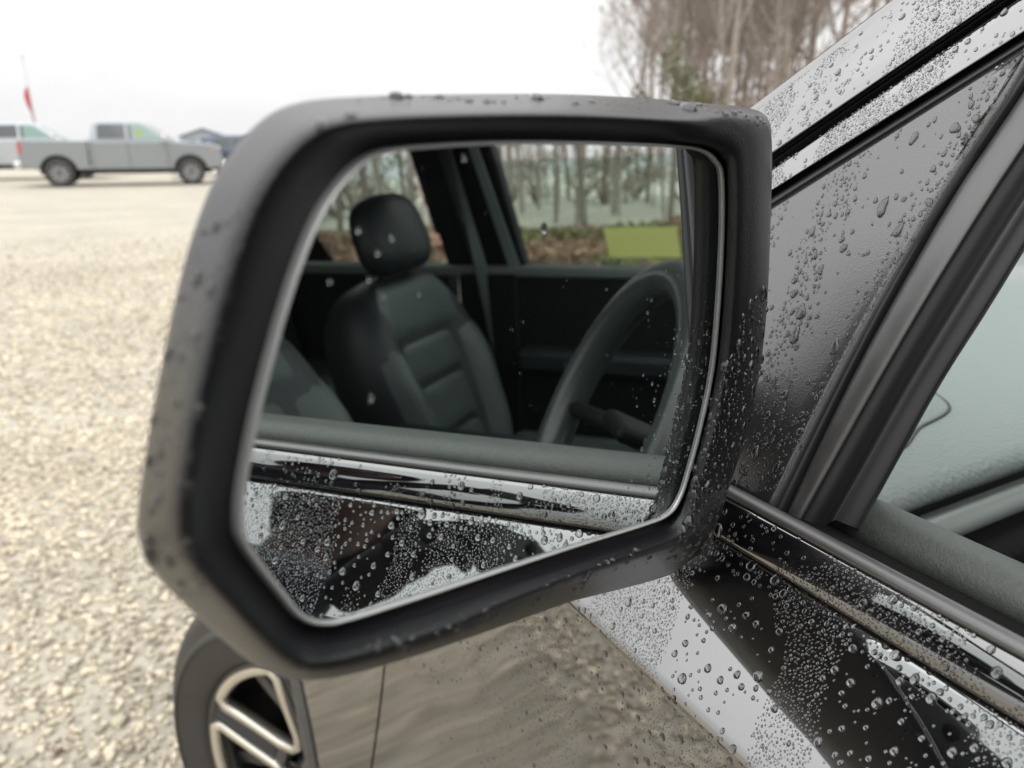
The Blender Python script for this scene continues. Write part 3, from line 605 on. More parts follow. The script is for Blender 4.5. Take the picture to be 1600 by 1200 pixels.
# ---- steering wheel, stalk
def steering():
    c = np.array((.330, .082, 1.249)); a = .49; b_ = -.5; ux = np.array((math.cos(b_), math.sin(b_), 0)); uy = np.array((-math.sin(b_)*math.sin(a), math.cos(b_)*math.sin(a), math.cos(a))); nn = np.cross(ux, uy)
    th = np.linspace(0, 2*math.pi, 64, endpoint=False)
    V = []; ns = 12
    for t in th:
        e = ux*math.cos(t)+uy*math.sin(t)
        for s in range(ns):
            q = 2*math.pi*s/ns; V.append(c+e*(.160+.0215*math.cos(q))+nn*.0225*math.sin(q))
    F = grid_faces(64, ns, True)+[(63*ns+j, 63*ns+(j+1) % ns, (j+1) % ns, j) for j in range(ns)]
    swh = mesh_obj('steering_wheel', V, F, M['wheel_leather'], T)
    for t in (R(-12), R(270)):
        e = ux*math.cos(t)+uy*math.sin(t); tube('spoke', [c+e*.04-nn*.035, c+e*.10-nn*.02, c+e*.157], (.012, .011, .010), M['black'], swh)
    bm = bmesh.new(); box(bm, tuple(c-nn*.035), (.07, .07, .02), Matrix.Rotation(b_, 3, 'Z') @ Matrix.Rotation(-a, 3, 'X')); bm_obj('wheel_hub', bm, M['black'], swh, bevel=.02, segs=3)
    st = tube('indicator_stalk', [(.40, .155, 1.235), (.33, .142, 1.238), (.305, .139, 1.240)], (.008, .008, .009), M['interior'], T)
    bm = bmesh.new(); bmesh.ops.create_uvsphere(bm, u_segments=20, v_segments=12, radius=.0125, matrix=Matrix.Translation((.297, .138, 1.240))); bm_obj('stalk_knob', bm, M['silver'], st)
M['wheel_leather'] = mat('steering_wheel_leather', (.045, .054, .053), .26, bump=('voronoi', 500, .2, .0006))
steering()
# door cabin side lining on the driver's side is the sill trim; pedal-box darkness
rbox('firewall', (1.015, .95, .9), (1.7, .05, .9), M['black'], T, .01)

# ================================================================== VEHICLES ACROSS THE LOT
def arch_poly(outline, arches, zb):
    """outline: upper profile from rear bottom over the top to front bottom; arches (x, r, zc) cut from the lower edge (front to rear)"""
    P = list(outline)
    for (x, r_, zc) in sorted(arches, reverse=True):
        a = math.acos(min(1, max(-1, (zb-zc)/r_))) if False else math.asin((zb-zc)/r_)
        for t in np.linspace(a, math.pi-a, 13): P.append((x+r_*math.cos(t), zc+r_*math.sin(t)))
    return P
def veh_mats(key, col, metal=.6):
    M[key] = mat('vehicle_paint_'+key, col, .25, metal=metal, coat=.6)
M['vglass'] = mat('dark_vehicle_glass', (.02, .028, .03), .05, ior=1.9); M['vgreen'] = mat('pale_green_vehicle_glass', (.16, .27, .24), .10, ior=1.8)
M['vchrome'] = mat('bumper_chrome', (.78, .78, .78), .2, metal=1.); M['vred'] = mat('tail_lamp', (.5, .03, .04), .25, ior=1.8)
M['vrim'] = mat('silver_rim', (.55, .56, .57), .3, metal=.9); M['vamber'] = mat('marker_lamp', (.6, .25, .10), .3); M['hivis'] = mat('hi_vis_tag', (.34, .42, .09), .6)
veh_mats('silver_v', (.30, .325, .34)); veh_mats('white_v', (.50, .53, .55), .4); veh_mats('blue_v', (.10, .13, .18)); veh_mats('dark_v', (.03, .033, .038))
def vwheel(root, x, side, r_=.42):
    wv = bpy.data.objects.new('wheel', None); link(wv, root); wv.location = (x, side*.86, r_); wv.empty_display_size = .1
    ty = lathe('tyre', [(.26, -.12*side), (.30, -.14*side), (r_-.03, -.13*side), (r_, -.09*side), (r_, .09*side), (r_-.03, .13*side), (.30, .14*side), (.27, .115*side)], M['tyre'], wv, 40)
    lathe('rim', [(.0, .07*side), (.06, .10*side), (.08, .07*side), (.25, .05*side), (.275, .115*side), (.285, .12*side)], M['rim_grey'], wv, 40)
    for k in range(6):
        t = k*math.pi/3+.3; c = np.array((math.cos(t), 0, math.sin(t))); q = np.array((-math.sin(t), 0, math.cos(t)))
        for s in (-1, 1):
            bm = bmesh.new(); extrude_poly(bm, [c*.05+q*s*.02, c*.05+q*s*.05, c*.265+q*s*.085, c*.265+q*s*.045], (0, .105*side, 0), (0, .075*side, 0)); bm_obj('spoke', bm, M['vrim'], wv, smooth=False)
    return wv
def make_pickup(name, label, paint, loc, rotz, scale, tagged=False, group=None):
    root = thing(name, label, 'pickup truck', loc, rotz, group, scale); P = M[paint]
    o = arch_poly([(-.02, .60), (-.02, 1.00), (.0, 1.36), (.05, 1.385), (1.80, 1.375), (1.86, 1.36), (4.25, 1.365), (4.9, 1.33), (5.45, 1.26), (5.66, 1.16), (5.72, .95), (5.72, .55)], [(.97, .50, .43), (4.71, .50, .43)], .50)
    bm = bmesh.new(); extrude_poly(bm, [(x, 0, z) for x, z in o], (0, -.98, 0), (0, .98, 0))
    body = bm_obj('body', bm, P, root, bevel=.045, segs=3)
    gh = [(1.90, 1.36), (2.03, 1.84), (2.14, 1.905), (2.5, 1.93), (3.30, 1.93), (3.52, 1.89), (4.36, 1.365)]
    bm = bmesh.new(); ins = lambda z: .93-.20*(z-1.36)/.57
    A = [bm.verts.new((x, -ins(z), z)) for x, z in gh]; B = [bm.verts.new((x, ins(z), z)) for x, z in gh]; bm.faces.new(A); bm.faces.new(B[::-1])
    for i in range(len(gh)): j = (i+1) % len(gh); bm.faces.new((A[i], B[i], B[j], A[j]))
    cab = bm_obj('cab', bm, P, root, bevel=.03)
    for sd in (-1, 1):
        f = lambda x, z, o_=.008: (x, sd*(ins(z)+o_), z)
        for nm, pts, m in (('rear_window', [(2.12, 1.42), (2.16, 1.80), (2.22, 1.85), (2.93, 1.86), (2.93, 1.42)], M['vglass']), ('front_window', [(3.00, 1.42), (3.00, 1.86), (3.36, 1.86), (3.50, 1.80), (4.02, 1.42)], M['vgreen'])):
            bm = bmesh.new(); extrude_poly(bm, [f(*p, .002) for p in pts], (0, 0, 0), (0, sd*.008, 0)); bm_obj(nm, bm, m, cab, smooth=False)
        bm = bmesh.new(); extrude_poly(bm, [f(3.0, 1.42, .011), f(3.0, 1.83, .011), f(3.10, 1.83, .011), f(3.10, 1.42, .011)], (0, 0, 0), (0, sd*.003, 0)); bm_obj('window_post', bm, M['vglass'], cab, smooth=False)
        for x in (1.96, 2.96, 4.08):                           # door gaps
            bm = bmesh.new(); box(bm, (x, sd*.981, .95), (.014, .006, .80)); bm_obj('door_gap', bm, M['black'], body)
        bm = bmesh.new(); box(bm, (1.84, sd*.978, 1.0), (.05, .008, .76)); bm_obj('bed_gap', bm, M['dark_v'], body)
        for x in (2.15, 3.15): rbox('door_handle', (x+.05, sd*.99, 1.22), (.20, .03, .03), P, body, .01)
        rbox('rocker', (3.03, sd*.955, .49), (2.6, .05, .10), M['dark_v'], body, .015)
        rbox('door_mirror', (4.02, sd*1.12, 1.45), (.13, .22, .22), M['vchrome'], root, .04)
        rbox('tail_lamp', (.035, sd*.955, 1.15), (.09, .07, .36), M['vred'], root, .015)
        rbox('headlamp', (5.58, sd*.80, 1.10), (.20, .32, .16), M['vchrome'], root, .03)
        rbox('marker_lamp', (5.42, sd*.965, 1.12), (.10, .05, .06), M['vamber'], root, .01)
        for x in (.97, 4.71): vwheel(root, x, sd)
    for x in (.97, 4.71):
        bm = bmesh.new(); box(bm, (x, 0, .72), (1.02, 1.9, .44)); bm_obj('wheel_well', bm, M['black'], root)
    bm = bmesh.new(); box(bm, (2.9, 0, .44), (4.9, 1.5, .14)); bm_obj('chassis', bm, M['black'], root)
    bm = bmesh.new(); extrude_poly(bm, [(3.60, -.70, 1.86), (3.60, .70, 1.86), (4.30, .86, 1.40), (4.30, -.86, 1.40)], (.02, 0, .015), (.03, 0, .022)); bm_obj('windscreen', bm, M['vgreen'], cab, smooth=False)
    rbox('rear_bumper', (-.09, 0, .66), (.20, 1.96, .20), M['vchrome'], root, .05)
    rbox('front_bumper', (5.76, 0, .62), (.18, 1.92, .24), M['vchrome'], root, .06)
    rbox('grille', (5.73, 0, .98), (.04, 1.3, .30), M['black'], root, .01)
    if tagged:
        bm = bmesh.new(); extrude_poly(bm, [(3.22, -ins(1.5)-.014, 1.44), (3.22, -ins(1.6)-.014, 1.66), (3.42, -ins(1.6)-.014, 1.66), (3.42, -ins(1.5)-.014, 1.44)], (0, 0, 0), (0, -.004, 0)); bm_obj('window_tag', bm, M['hivis'], cab, smooth=False)
        rbox('jack_box', (4.25, -.85, .25), (.28, .12, .22), M['vchrome'], root, .05)
    return root
def gpt(px, py): return hit(px, py, (0, 0, 1), 0.)
# the silver pickup stands broadside, nose to the right
def px_of(p): q = np.asarray(p)-CAM; d = q@fw; return 800+FPX*(q@rt)/d
def broadside(px_rear, py_rear, heading, wpx, wb=3.74, xr=.97):
    a = gpt(px_rear, py_rear); d = np.array((math.cos(heading), math.sin(heading), 0)); lo, hi = .3, 3.
    for _ in range(40):
        s = (lo+hi)/2
        if px_of(a+d*wb*s)-px_rear < wpx: lo = s
        else: hi = s
    nrm = np.array((-d[1], d[0], 0)); o = a - d*xr*s + nrm*.98*s
    return tuple(o), s
hd1 = R(-5); o1, s1 = broadside(97, 292.5, hd1, 205)
make_pickup('silver_pickup', 'silver grey crew cab pickup parked broadside with a lime tag in its window', 'silver_v', o1, hd1, s1, tagged=True)
o2, s2 = broadside(-62, 283, hd1, 196)
make_pickup('pale_pickup', 'paler silver pickup parked behind the broadside pickup bed at the photo edge', 'white_v', o2, hd1, s2*.98)
def make_suv(name, label, paint, loc, rotz, scale):
    root = thing(name, label, 'SUV', loc, rotz, None, scale); P = M[paint]
    o = arch_poly([(0, .45), (-.03, .8), (.05, 1.12), (3.6, 1.12), (4.5, 1.0), (4.75, .8), (4.75, .40)], [(.95, .40, .36), (3.85, .40, .36)], .38)
    bm = bmesh.new(); extrude_poly(bm, [(x, 0, z) for x, z in o], (0, -.92, 0), (0, .92, 0)); body = bm_obj('body', bm, P, root, bevel=.06)
    gh = [(.05, 1.10), (.35, 1.62), (.6, 1.70), (2.4, 1.70), (2.75, 1.62), (3.55, 1.10)]; ins = lambda z: .88-.20*(z-1.1)/.6
    bm = bmesh.new(); A = [bm.verts.new((x, -ins(z), z)) for x, z in gh]; B = [bm.verts.new((x, ins(z), z)) for x, z in gh]; bm.faces.new(A); bm.faces.new(B[::-1])
    for i in range(len(gh)): j = (i+1) % len(gh); bm.faces.new((A[i], B[i], B[j], A[j]))
    cab = bm_obj('cab', bm, P, root, bevel=.03)
    for sd in (-1, 1):
        for pts in ([(.40, 1.16), (.58, 1.56), (1.22, 1.58), (1.22, 1.16)], [(1.30, 1.16), (1.30, 1.58), (2.05, 1.58), (2.05, 1.16)], [(2.13, 1.16), (2.13, 1.58), (2.60, 1.56), (3.10, 1.16)]):
            bm = bmesh.new(); extrude_poly(bm, [(x, sd*(ins(z)+.002), z) for x, z in pts], (0, 0, 0), (0, sd*.008, 0)); bm_obj('window', bm, M['vglass'], cab, smooth=False)
        for x in (.95, 3.85): vwheel(root, x, sd, .36)
        rbox('tail_lamp', (.02, sd*.84, .95), (.07, .14, .2), M['vred'], root, .02); rbox('headlamp', (4.66, sd*.7, .82), (.12, .3, .14), M['vchrome'], root, .03)
    bm = bmesh.new(); box(bm, (2.3, 0, .34), (4.2, 1.4, .12)); bm_obj('chassis', bm, M['black'], root)
    return root
p3 = gpt(332, 276); make_suv('blue_suv', 'dark blue grey sport utility vehicle half hidden by the mirror housing', 'blue_v', (p3[0]-.2, p3[1]+.8, 0), R(-14), 1.12)
p4_ = gpt(-20, 284); make_suv('dark_suv', 'nearly black vehicle cut off by the photo edge', 'dark_v', (p4_[0]-4.9, p4_[1]-1.0, 0), R(-14), 1.0)
# ---- office shed, flagpole, poplar beyond the vehicles
M['shed_wall'] = mat('shed_siding', (.34, .37, .42), .7, var=(3, .1)); M['shed_roof'] = mat('shed_roof', (.25, .255, .27), .6, var=(4, .15)); M['white_trim'] = mat('white_trim', (.7, .7, .7), .6)
pB = gpt(322, 250); pB = CAM+(pB-CAM)*1.0; pB[2] = 0
bl = thing('gabled_shed', 'grey gabled shed roof showing above the parked vehicles', 'building', tuple(pB), R(-8)); kx = 1.0
bm = bmesh.new(); extrude_poly(bm, [(-2.1, 0, 0), (2.1, 0, 0), (2.1, 0, 2.15), (0, 0, 2.85), (-2.1, 0, 2.15)], (0, 0, 0), (0, 7, 0)); wl = bm_obj('wall', bm, M['shed_wall'], bl, smooth=False)
for s in (-1, 1):
    bm = bmesh.new(); extrude_poly(bm, [(0, -.25, 2.90), (s*2.35, -.25, 2.11), (s*2.35, -.25, 2.19), (0, -.25, 2.99)], (0, 0, 0), (0, 7.5, 0)); bm_obj('roof_slope', bm, M['shed_roof'], bl, smooth=False)
rbox('door', (.25, -.02, 1.0), (.9, .05, 2.0), M['blue_v'], wl, .005); rbox('window', (-1.2, -.02, 1.4), (.8, .05, .8), M['vglass'], wl, .005); rbox('corner_board', (2.06, -.01, 1.05), (.12, .06, 2.1), M['white_trim'], wl, .005)
M['pole'] = mat('pole_metal', (.42, .43, .44), .4, metal=.6); M['flag'] = mat('red_flag_cloth', (.50, .05, .05), .85, var=(3, .2)); M['flag_blue'] = mat('flag_blue_cloth', (.05, .07, .2), .85)
pF = gpt(64, 243); pF[2] = 0; kf = np.linalg.norm(pF-CAM)
zf = lambda py: 1.51 + kf*math.cos(0)*((224.7-py)/FPX)*.98
fl = thing('flagpole', 'grey flagpole with a limp red flag above the parked pickups', 'flagpole', tuple(pF))
tube('pole', [(0, 0, 0), (0, 0, zf(120))], (.13, .07), M['pole'], fl, 10)
bm = bmesh.new(); bmesh.ops.create_uvsphere(bm, u_segments=12, v_segments=8, radius=.16, matrix=Matrix.Translation((0, 0, zf(120)))); bm_obj('finial', bm, M['pole'], fl)
z1, z0 = zf(156), zf(192); rows = []
for i in range(13):
    t = i/12; wv = .12+.22*math.sin(math.pi*min(1, t*1.25)**.8)*(1-.25*t); rows.append([(.1-k*wv*.42*(1 if k < 4 else .9), .14*math.sin(k*2.1+t*5)*wv*2, z1+(z0-z1)*t-.08*k*t) for k in range(7)])
A = np.array(rows); mesh_obj('flag', A.reshape(-1, 3), grid_faces(13, 7), M['flag'], fl)

# ================================================================== TREES
M['bark'] = mat('grey_brown_bark', (.28, .235, .20), .9, var=(6, .3)); M['bark_pale'] = mat('pale_bark', (.40, .355, .31), .9, var=(5, .3)); M['twig'] = mat('brown_twigs', (.34, .275, .225), .9, island=(.6, 1.5))
M['needle'] = mat('evergreen_leaves', (.115, .13, .06), .7, island=(.5, 1.7)); M['rust'] = mat('russet_leaves', (.28, .165, .11), .8, island=(.5, 1.6)); M['pink'] = mat('pinkish_twigs', (.36, .19, .18), .85, island=(.6, 1.5)); M['olive'] = mat('olive_brush', (.17, .16, .065), .85, island=(.5, 1.6))
def bare_tree_mesh(seed, H, spread, m_bark, m_twig, nt=5200):
    rg = np.random.default_rng(seed); V, F, TW = [], [], []
    def add(P, rad, sides):
        v, f = tube_data(P, rad, sides, cap=False); o = len(V); V.extend(v); F.extend([tuple(i+o for i in q) for q in f])
    def branch(p, d, L_, r0, lev):
        k = 5 if lev < 2 else 4; P = [p]; dd = d.copy()
        for _ in range(k):
            dd = dd + rg.normal(0, .13 if lev else .045, 3) + np.array((0, 0, .06 if lev else .03)); dd /= np.linalg.norm(dd); P.append(P[-1]+dd*L_/k)
        rads = np.linspace(r0, r0*(.28 if lev else .22), k+1); add(P, rads, 7 if lev == 0 else (5 if lev == 1 else 3))
        if lev == 3: TW.append((np.array(P[2]), np.array(P[-1]))); return
        nb = (15, 7, 5)[lev]
        for b in range(nb):
            t = rg.uniform(.16 if lev == 0 else .2, 1.0); i = min(int(t*k), k-1); q = P[i]+(P[i+1]-P[i])*(t*k-i); th_ = rg.uniform(0, 6.28); s = np.array((math.cos(th_), math.sin(th_), 0))
            e = dd*.55+s*spread*rg.uniform(.6, 1.1)+np.array((0, 0, rg.uniform(.0, .35))); e /= np.linalg.norm(e)
            branch(q, e, L_*(.50 if lev == 0 else .52)*(1.15-t*.55)*rg.uniform(.7, 1.2), rads[i]*(.45 if lev == 0 else .5), lev+1)
    branch(np.zeros(3), np.array((0, 0, 1.)), H, H*.0085, 0)
    tv, tf = [], []
    for (a, b) in TW:
        for _ in range(max(1, nt//max(1, len(TW)))):
            q = a+(b-a)*rg.random(); d = (b-a)*.6+rg.normal(0, .35, 3)*np.linalg.norm(b-a); s = np.cross(d, rg.normal(0, 1, 3)); s /= np.linalg.norm(s)+1e-9; o = len(tv)
            tv += [q-s*.009, q+s*.009, q+d*1.1]; tf.append((o, o+1, o+2))
    return (np.array(V), F), (np.array(tv), tf)
def leaf_mesh(seed, n, size, shape):
    rg = np.random.default_rng(seed); V = []; F = []
    for _ in range(n):
        p = shape(rg); a = rg.normal(0, 1, 3); a /= np.linalg.norm(a); b = np.cross(a, rg.normal(0, 1, 3)); b /= np.linalg.norm(b); s = size*rg.uniform(.6, 1.5); o = len(V)
        V += [p-a*s, p-b*s*.5, p+a*s, p+b*s*.5]; F.append((o, o+1, o+2, o+3))
    return np.array(V), F
TREE = []
for i, (H, sp, mb) in enumerate(((15, .75, 'bark'), (18, .55, 'bark_pale'), (13, .95, 'bark'), (17, .65, 'bark'))):
    (v, f), (tv, tf) = bare_tree_mesh(100+i, H, sp, None, None)
    me = bpy.data.meshes.new('trunk'); me.from_pydata(v.tolist(), [], f); me.polygons.foreach_set('use_smooth', np.ones(len(f), bool)); me.materials.append(M[mb])
    mt = bpy.data.meshes.new('twigs'); mt.from_pydata(tv.tolist(), [], tf); mt.materials.append(M['twig']); TREE.append((me, mt))
def put_tree(k, loc, rz, sc, label, group, lean=0.):
    r_ = thing('bare_tree', label, 'tree', loc, rz, group, sc); r_.rotation_euler = (lean, 0, rz)
    a = bpy.data.objects.new('trunk', TREE[k][0]); link(a, r_); b = bpy.data.objects.new('crown', TREE[k][1]); link(b, r_); return r_
def polar(head, dist): return (CAM[0]+math.sin(R(head))*dist, CAM[1]+math.cos(R(head))*dist, 0)
rt_ = random.Random(5)
# the wood ahead, seen over the mirror beside the pillar
heads = [(37.6, 34, 2, .62), (39.5, 40, 1, .9), (40.8, 31, 0, .85), (42.3, 37, 3, .95), (43.4, 44, 2, 1.0), (44.4, 30, 1, .9), (45.6, 36, 0, 1.0), (46.6, 42, 3, 1.0), (47.5, 29, 2, .95), (48.6, 34, 1, 1.0), (49.8, 40, 0, 1.0), (50.9, 31, 3, 1.0), (52.2, 36, 2, 1.05), (54., 33, 1, 1.0), (56, 40, 0, 1.0), (41.6, 52, 3, 1.1), (45.0, 55, 1, 1.1), (48.2, 53, 0, 1.1), (51.5, 50, 2, 1.1), (53.3, 47, 1, 1.1)] + [(38.6+i*.55, 44+(i*7)%19, i % 4, .8+.04*(i % 6)) for i in range(20)]
for i, (hh_, dd_, k, sc) in enumerate(heads):
    put_tree(k, polar(hh_, dd_), rt_.uniform(0, 6.28), sc, 'small bare tree at the open end of the wood, against white sky' if i == 0 else 'bare grey brown tree of the wood beyond the windscreen pillar', 'bare trees beyond the windscreen pillar')
def shrub(name, label, mkey, head, dist, wd, ht, n, size, seed, group=None, base=0.):
    rgs = np.random.default_rng(seed); cl = [(rgs.normal(0, .33, 2)*wd, rgs.uniform(.12, .85)*ht, rgs.uniform(.18, .38)) for _ in range(11)]
    def shp(rg):
        c, z, r_ = cl[rg.integers(len(cl))]; q = rg.normal(0, 1, 3); q /= np.linalg.norm(q); q *= rg.random()**.45; return np.array((c[0]+q[0]*r_*wd, c[1]+q[1]*r_*wd, max(.02, z+q[2]*r_*ht*.6)))
    v, f = leaf_mesh(seed, n, size, shp); r_ = thing(name, label, 'shrub' if name != 'evergreen_tree' else 'tree', polar(head, dist) if base == 0 else base, 0, group)
    mesh_obj('crown', v, f, M[mkey], r_, smooth=False)
    tv, tf = [], []
    for c, z, q in cl:
        a, b = tube_data([(0, 0, 0), (c[0]*.4, c[1]*.4, z*.5), (c[0], c[1], z)], (.05*ht/3, .03*ht/3, .012), 5, cap=False); o = len(tv); tv += list(a); tf += [tuple(i+o for i in t) for t in b]
    mesh_obj('stem', tv, tf, M['bark'], r_); return r_
shrub('evergreen_tree', 'dark olive evergreen among the bare trees above the mirror', 'needle', 40.9, 29, 1.9, 5.2, 4200, .075, 61)
shrub('pink_shrub', 'pinkish budding shrub left of the evergreen above the mirror', 'pink', 38.7, 32, 1.6, 3.7, 2600, .06, 62)
for i, (hh_, dd_, wd, ht) in enumerate(((37.2, 36, 2.6, 2.6), (39.7, 34, 2.8, 3.2), (42.6, 30, 2.6, 4.0), (44.6, 33, 2.8, 4.6), (46.8, 31, 2.8, 4.2), (49.3, 32, 2.8, 4.4), (52, 31, 3, 4.6), (55, 32, 3, 4.6), (43.6, 38, 3, 3.6), (45.7, 37, 3, 3.9), (48, 38, 3, 4.2), (50.6, 38, 3, 4.4))):
    shrub('brush', 'tangled brown brush at the foot of the wood beyond the pillar', 'olive' if i in (1, 2) else 'twig', hh_, dd_, wd, ht, 3600, .055, 70+i, 'brush at the foot of the wood')
# the wood on the far side of the truck, seen through its passenger windows in the mirror
for i in range(84):
    hh_ = 92+i*.475+rt_.uniform(-.5, .5); put_tree((1, 0, 1, 3)[rt_.randrange(4)], polar(hh_, rt_.uniform(16, 42)), rt_.uniform(0, 6.28), rt_.uniform(.20, .42) if i % 2 else rt_.uniform(.5, .9), 'bare tree seen through the passenger windows in the mirror', 'bare trees seen through the passenger windows')
for i in range(13):
    hh_ = 93+(i % 13)*3.0+rt_.uniform(-.8, .8)+(1.5 if i > 12 else 0); shrub('russet_brush', 'russet leafed brush seen through the passenger windows in the mirror', 'rust' if i % 3 else 'olive', hh_, rt_.uniform(11, 15) if i < 13 else rt_.uniform(18, 24), 1.5 if i < 13 else 2.4, rt_.uniform(.35, .8) if i < 13 else rt_.uniform(1.2, 1.9), 1500, .05, 120+i, 'russet brush seen through the passenger windows')

for i in range(16):
    shrub('distant_brush', 'hazy twiggy brush beyond the trees seen through the passenger windows', 'twig' if i % 3 else 'olive', 92+i*2.6+rt_.uniform(-.8, .8), rt_.uniform(30, 42), 3.2, rt_.uniform(1.7, 3.0), 1500, .06, 160+i, 'distant brush seen through the passenger windows')

# ================================================================== RAIN DROPS
def dome(rings, seg):
    V = [(0, 0, 1.)]; F = []
    for i in range(1, rings+1):
        a = i/rings*math.pi/2; 
        for s in range(seg):
            t = 2*math.pi*s/seg; V.append((math.sin(a)**.9*math.cos(t), math.sin(a)**.9*math.sin(t), math.cos(a)))
    for s in range(seg): F.append((0, 1+s, 1+(s+1) % seg))
    for i in range(rings-1):
        for s in range(seg):
            a, b = 1+i*seg+s, 1+i*seg+(s+1) % seg; c, d = a+seg, b+seg; F.append((a, c, d)); F.append((a, d, b))
    return np.array(V), np.array(F)
DOMES = [dome(5, 14), dome(4, 10), dome(2, 7)]
class Hash:
    def __init__(s, cell): s.c = cell; s.d = {}
    def ok(s, x, y, r, k):
        i, j = int(x//s.c), int(y//s.c)
        for a in (-1, 0, 1):
            for b in (-1, 0, 1):
                for (u, v, q) in s.d.get((i+a, j+b), ()):
                    if (u-x)**2+(v-y)**2 < (k*(r+q))**2: return False
        s.d.setdefault((i, j), []).append((x, y, r)); return True
def throw(region, tries, rad, dens, h, pack=1.0):
    """region (a0,a1,b0,b1) in metres on the surface; dens(a,b) in 0..1"""
    a = RNG.uniform(region[0], region[1], tries); b = RNG.uniform(region[2], region[3], tries); r_ = rad(tries)
    keep = RNG.random(tries) < dens(a, b); out_ = []
    for x, y, q in zip(a[keep], b[keep], r_[keep]):
        if h.ok(x, y, q, pack): out_.append((x, y, q))
    return out_
def build_drops(name, drops, frame, label, tall=.55, irregular=.06, run=1.2):
    """frame(a,b) -> point, unit normal, unit down-slope direction"""
    Vs, Fs, off = [], [], 0
    for x, y, q in drops:
        p, n, d = frame(x, y)
        v, f = DOMES[0 if q > .0017 else (1 if q > .0009 else 2)]
        e = np.cross(n, d); k = 1+(run-1)*RNG.random()*min(1.6, q/.0012)
        ang = np.arctan2(v[:, 1], v[:, 0]); ph = RNG.uniform(0, 6.3, 2)
        wob = 1+irregular*(np.sin(2*ang+ph[0])*.6+np.sin(3*ang+ph[1])*.5)
        hh = q*tall*RNG.uniform(.8, 1.15)
        sag = np.where(v[:, 0] > 0, 1.0, .86)
        P = p + (v[:, :1]*(wob*q*k)[:, None])*d + (v[:, 1:2]*(wob*q*sag)[:, None])*e + (v[:, 2:]*hh - .00004)*n + (v[:, 2:]*q*.10)*d
        Vs.append(P); Fs.append(f+off); off += len(P)
    if not Vs: return
    Vs = np.vstack(Vs); Fs = np.vstack(Fs); me = bpy.data.meshes.new(name); me.vertices.add(len(Vs)); me.vertices.foreach_set('co', Vs.ravel())
    me.loops.add(Fs.size); me.loops.foreach_set('vertex_index', Fs.ravel().astype(np.int32)); me.polygons.add(len(Fs)); me.polygons.foreach_set('loop_start', np.arange(0, Fs.size, 3, dtype=np.int32))
    me.update(calc_edges=True); me.polygons.foreach_set('use_smooth', np.ones(len(Fs), bool)); me.materials.append(M['water'])
    return tag(link(bpy.data.objects.new(name, me)), label, 'raindrops', kind='stuff')
logn = lambda m, s, lo, hi: (lambda k: np.clip(m*np.exp(RNG.normal(0, s, k)), lo, hi))
# --- painted door: coordinate a = y along the truck, b = length down the section
seg = np.r_[0, np.cumsum(np.linalg.norm(np.diff(FP, axis=0), axis=1))]
def door_frame(a, b):
    x, z = np.interp(b, seg, FP[:, 0]), np.interp(b, seg, FP[:, 1]); x2, z2 = np.interp(b+.002, seg, FP[:, 0]), np.interp(b+.002, seg, FP[:, 1]); x1, z1 = np.interp(b-.002, seg, FP[:, 0]), np.interp(b-.002, seg, FP[:, 1])
    d = np.array([x2-x1, 0, z2-z1]); d /= np.linalg.norm(d); n = np.cross(d, [0, 1., 0]); n = n if n[0] < 0 or n[2] > .9 else -n
    fx = flare_x(a, z); gx = (flare_x(a+.004, z)-fx)/.004; n = n+np.array([0, -gx, 0])*1.; n /= np.linalg.norm(n)
    return np.array([x-fx, a, z]), n, d
bcr = np.interp(-1.2322, -FP[:, 1], seg)                      # section length at the crease
btop = np.interp(-1.2990, -FP[8:, 1], seg[8:])
def bands(f, ph, lo, hi, sl=.3, det=70, inv=False):
    def g(a, b):
        v = .65*vnoise(a*f+b*f*sl+ph, b*f*.25+ph)+.35*vnoise(a*det+ph*3, b*det*.35); v = np.clip((v-lo)/(hi-lo), 0, 1); return v
    return g
h = Hash(.008); dd = []
SH = (-.30, .66, btop-.001, bcr-.0005)
# run-off beads gathered at the upper edge and along the crease
dd += throw((-.30, .66, btop-.0005, btop+.010), 2600, logn(.0013, .45, .0006, .0032), lambda a, b: .35+.65*(vnoise(a*40, 3.) > .35), h, .95)
dd += throw(SH, 900, logn(.0017, .28, .0011, .0030), lambda a, b: .6+0*a, h, 1.5)
dd += throw(SH, 4000, logn(.00095, .3, .0006, .0015), lambda a, b: .15+.45*bands(14, 5, .45, .6)(a, b), h, 1.15)
dd += throw(SH, 80000, logn(.00058, .25, .0003, .0009), lambda a, b: bands(30, 9, .43, .52)(a, b), h, 1.02)
dd += throw((-.30, .66, bcr-.0015, bcr+.002), 260, logn(.0012, .4, .0006, .0024), lambda a, b: .5+0*a, h, 1.0)
nsh = len(dd)
build_drops('raindrops', dd, door_frame, 'rain beads on the glossy black door shoulder below the window', run=1.2)
h = Hash(.008); dd = []
LO = (-.05, .68, bcr+.002, bcr+.33)
dd += throw(LO, 3000, logn(.0014, .32, .0008, .0026), lambda a, b: .5*np.exp(-(b-bcr)/.16), h, 1.8)
dd += throw(LO, 50000, logn(.00046, .25, .0003, .0007), lambda a, b: bands(20, 21, .48, .56, .2)(a, b)*np.exp(-(b-bcr)/.25), h, 1.05)
dd += throw(LO, 4500, logn(.0009, .3, .0004, .0013), lambda a, b: .35*np.exp(-(b-bcr)/.2), h, 1.3)
build_drops('raindrops', dd, door_frame, 'sparse rain beads on the lower black door reflecting gravel', run=1.2)
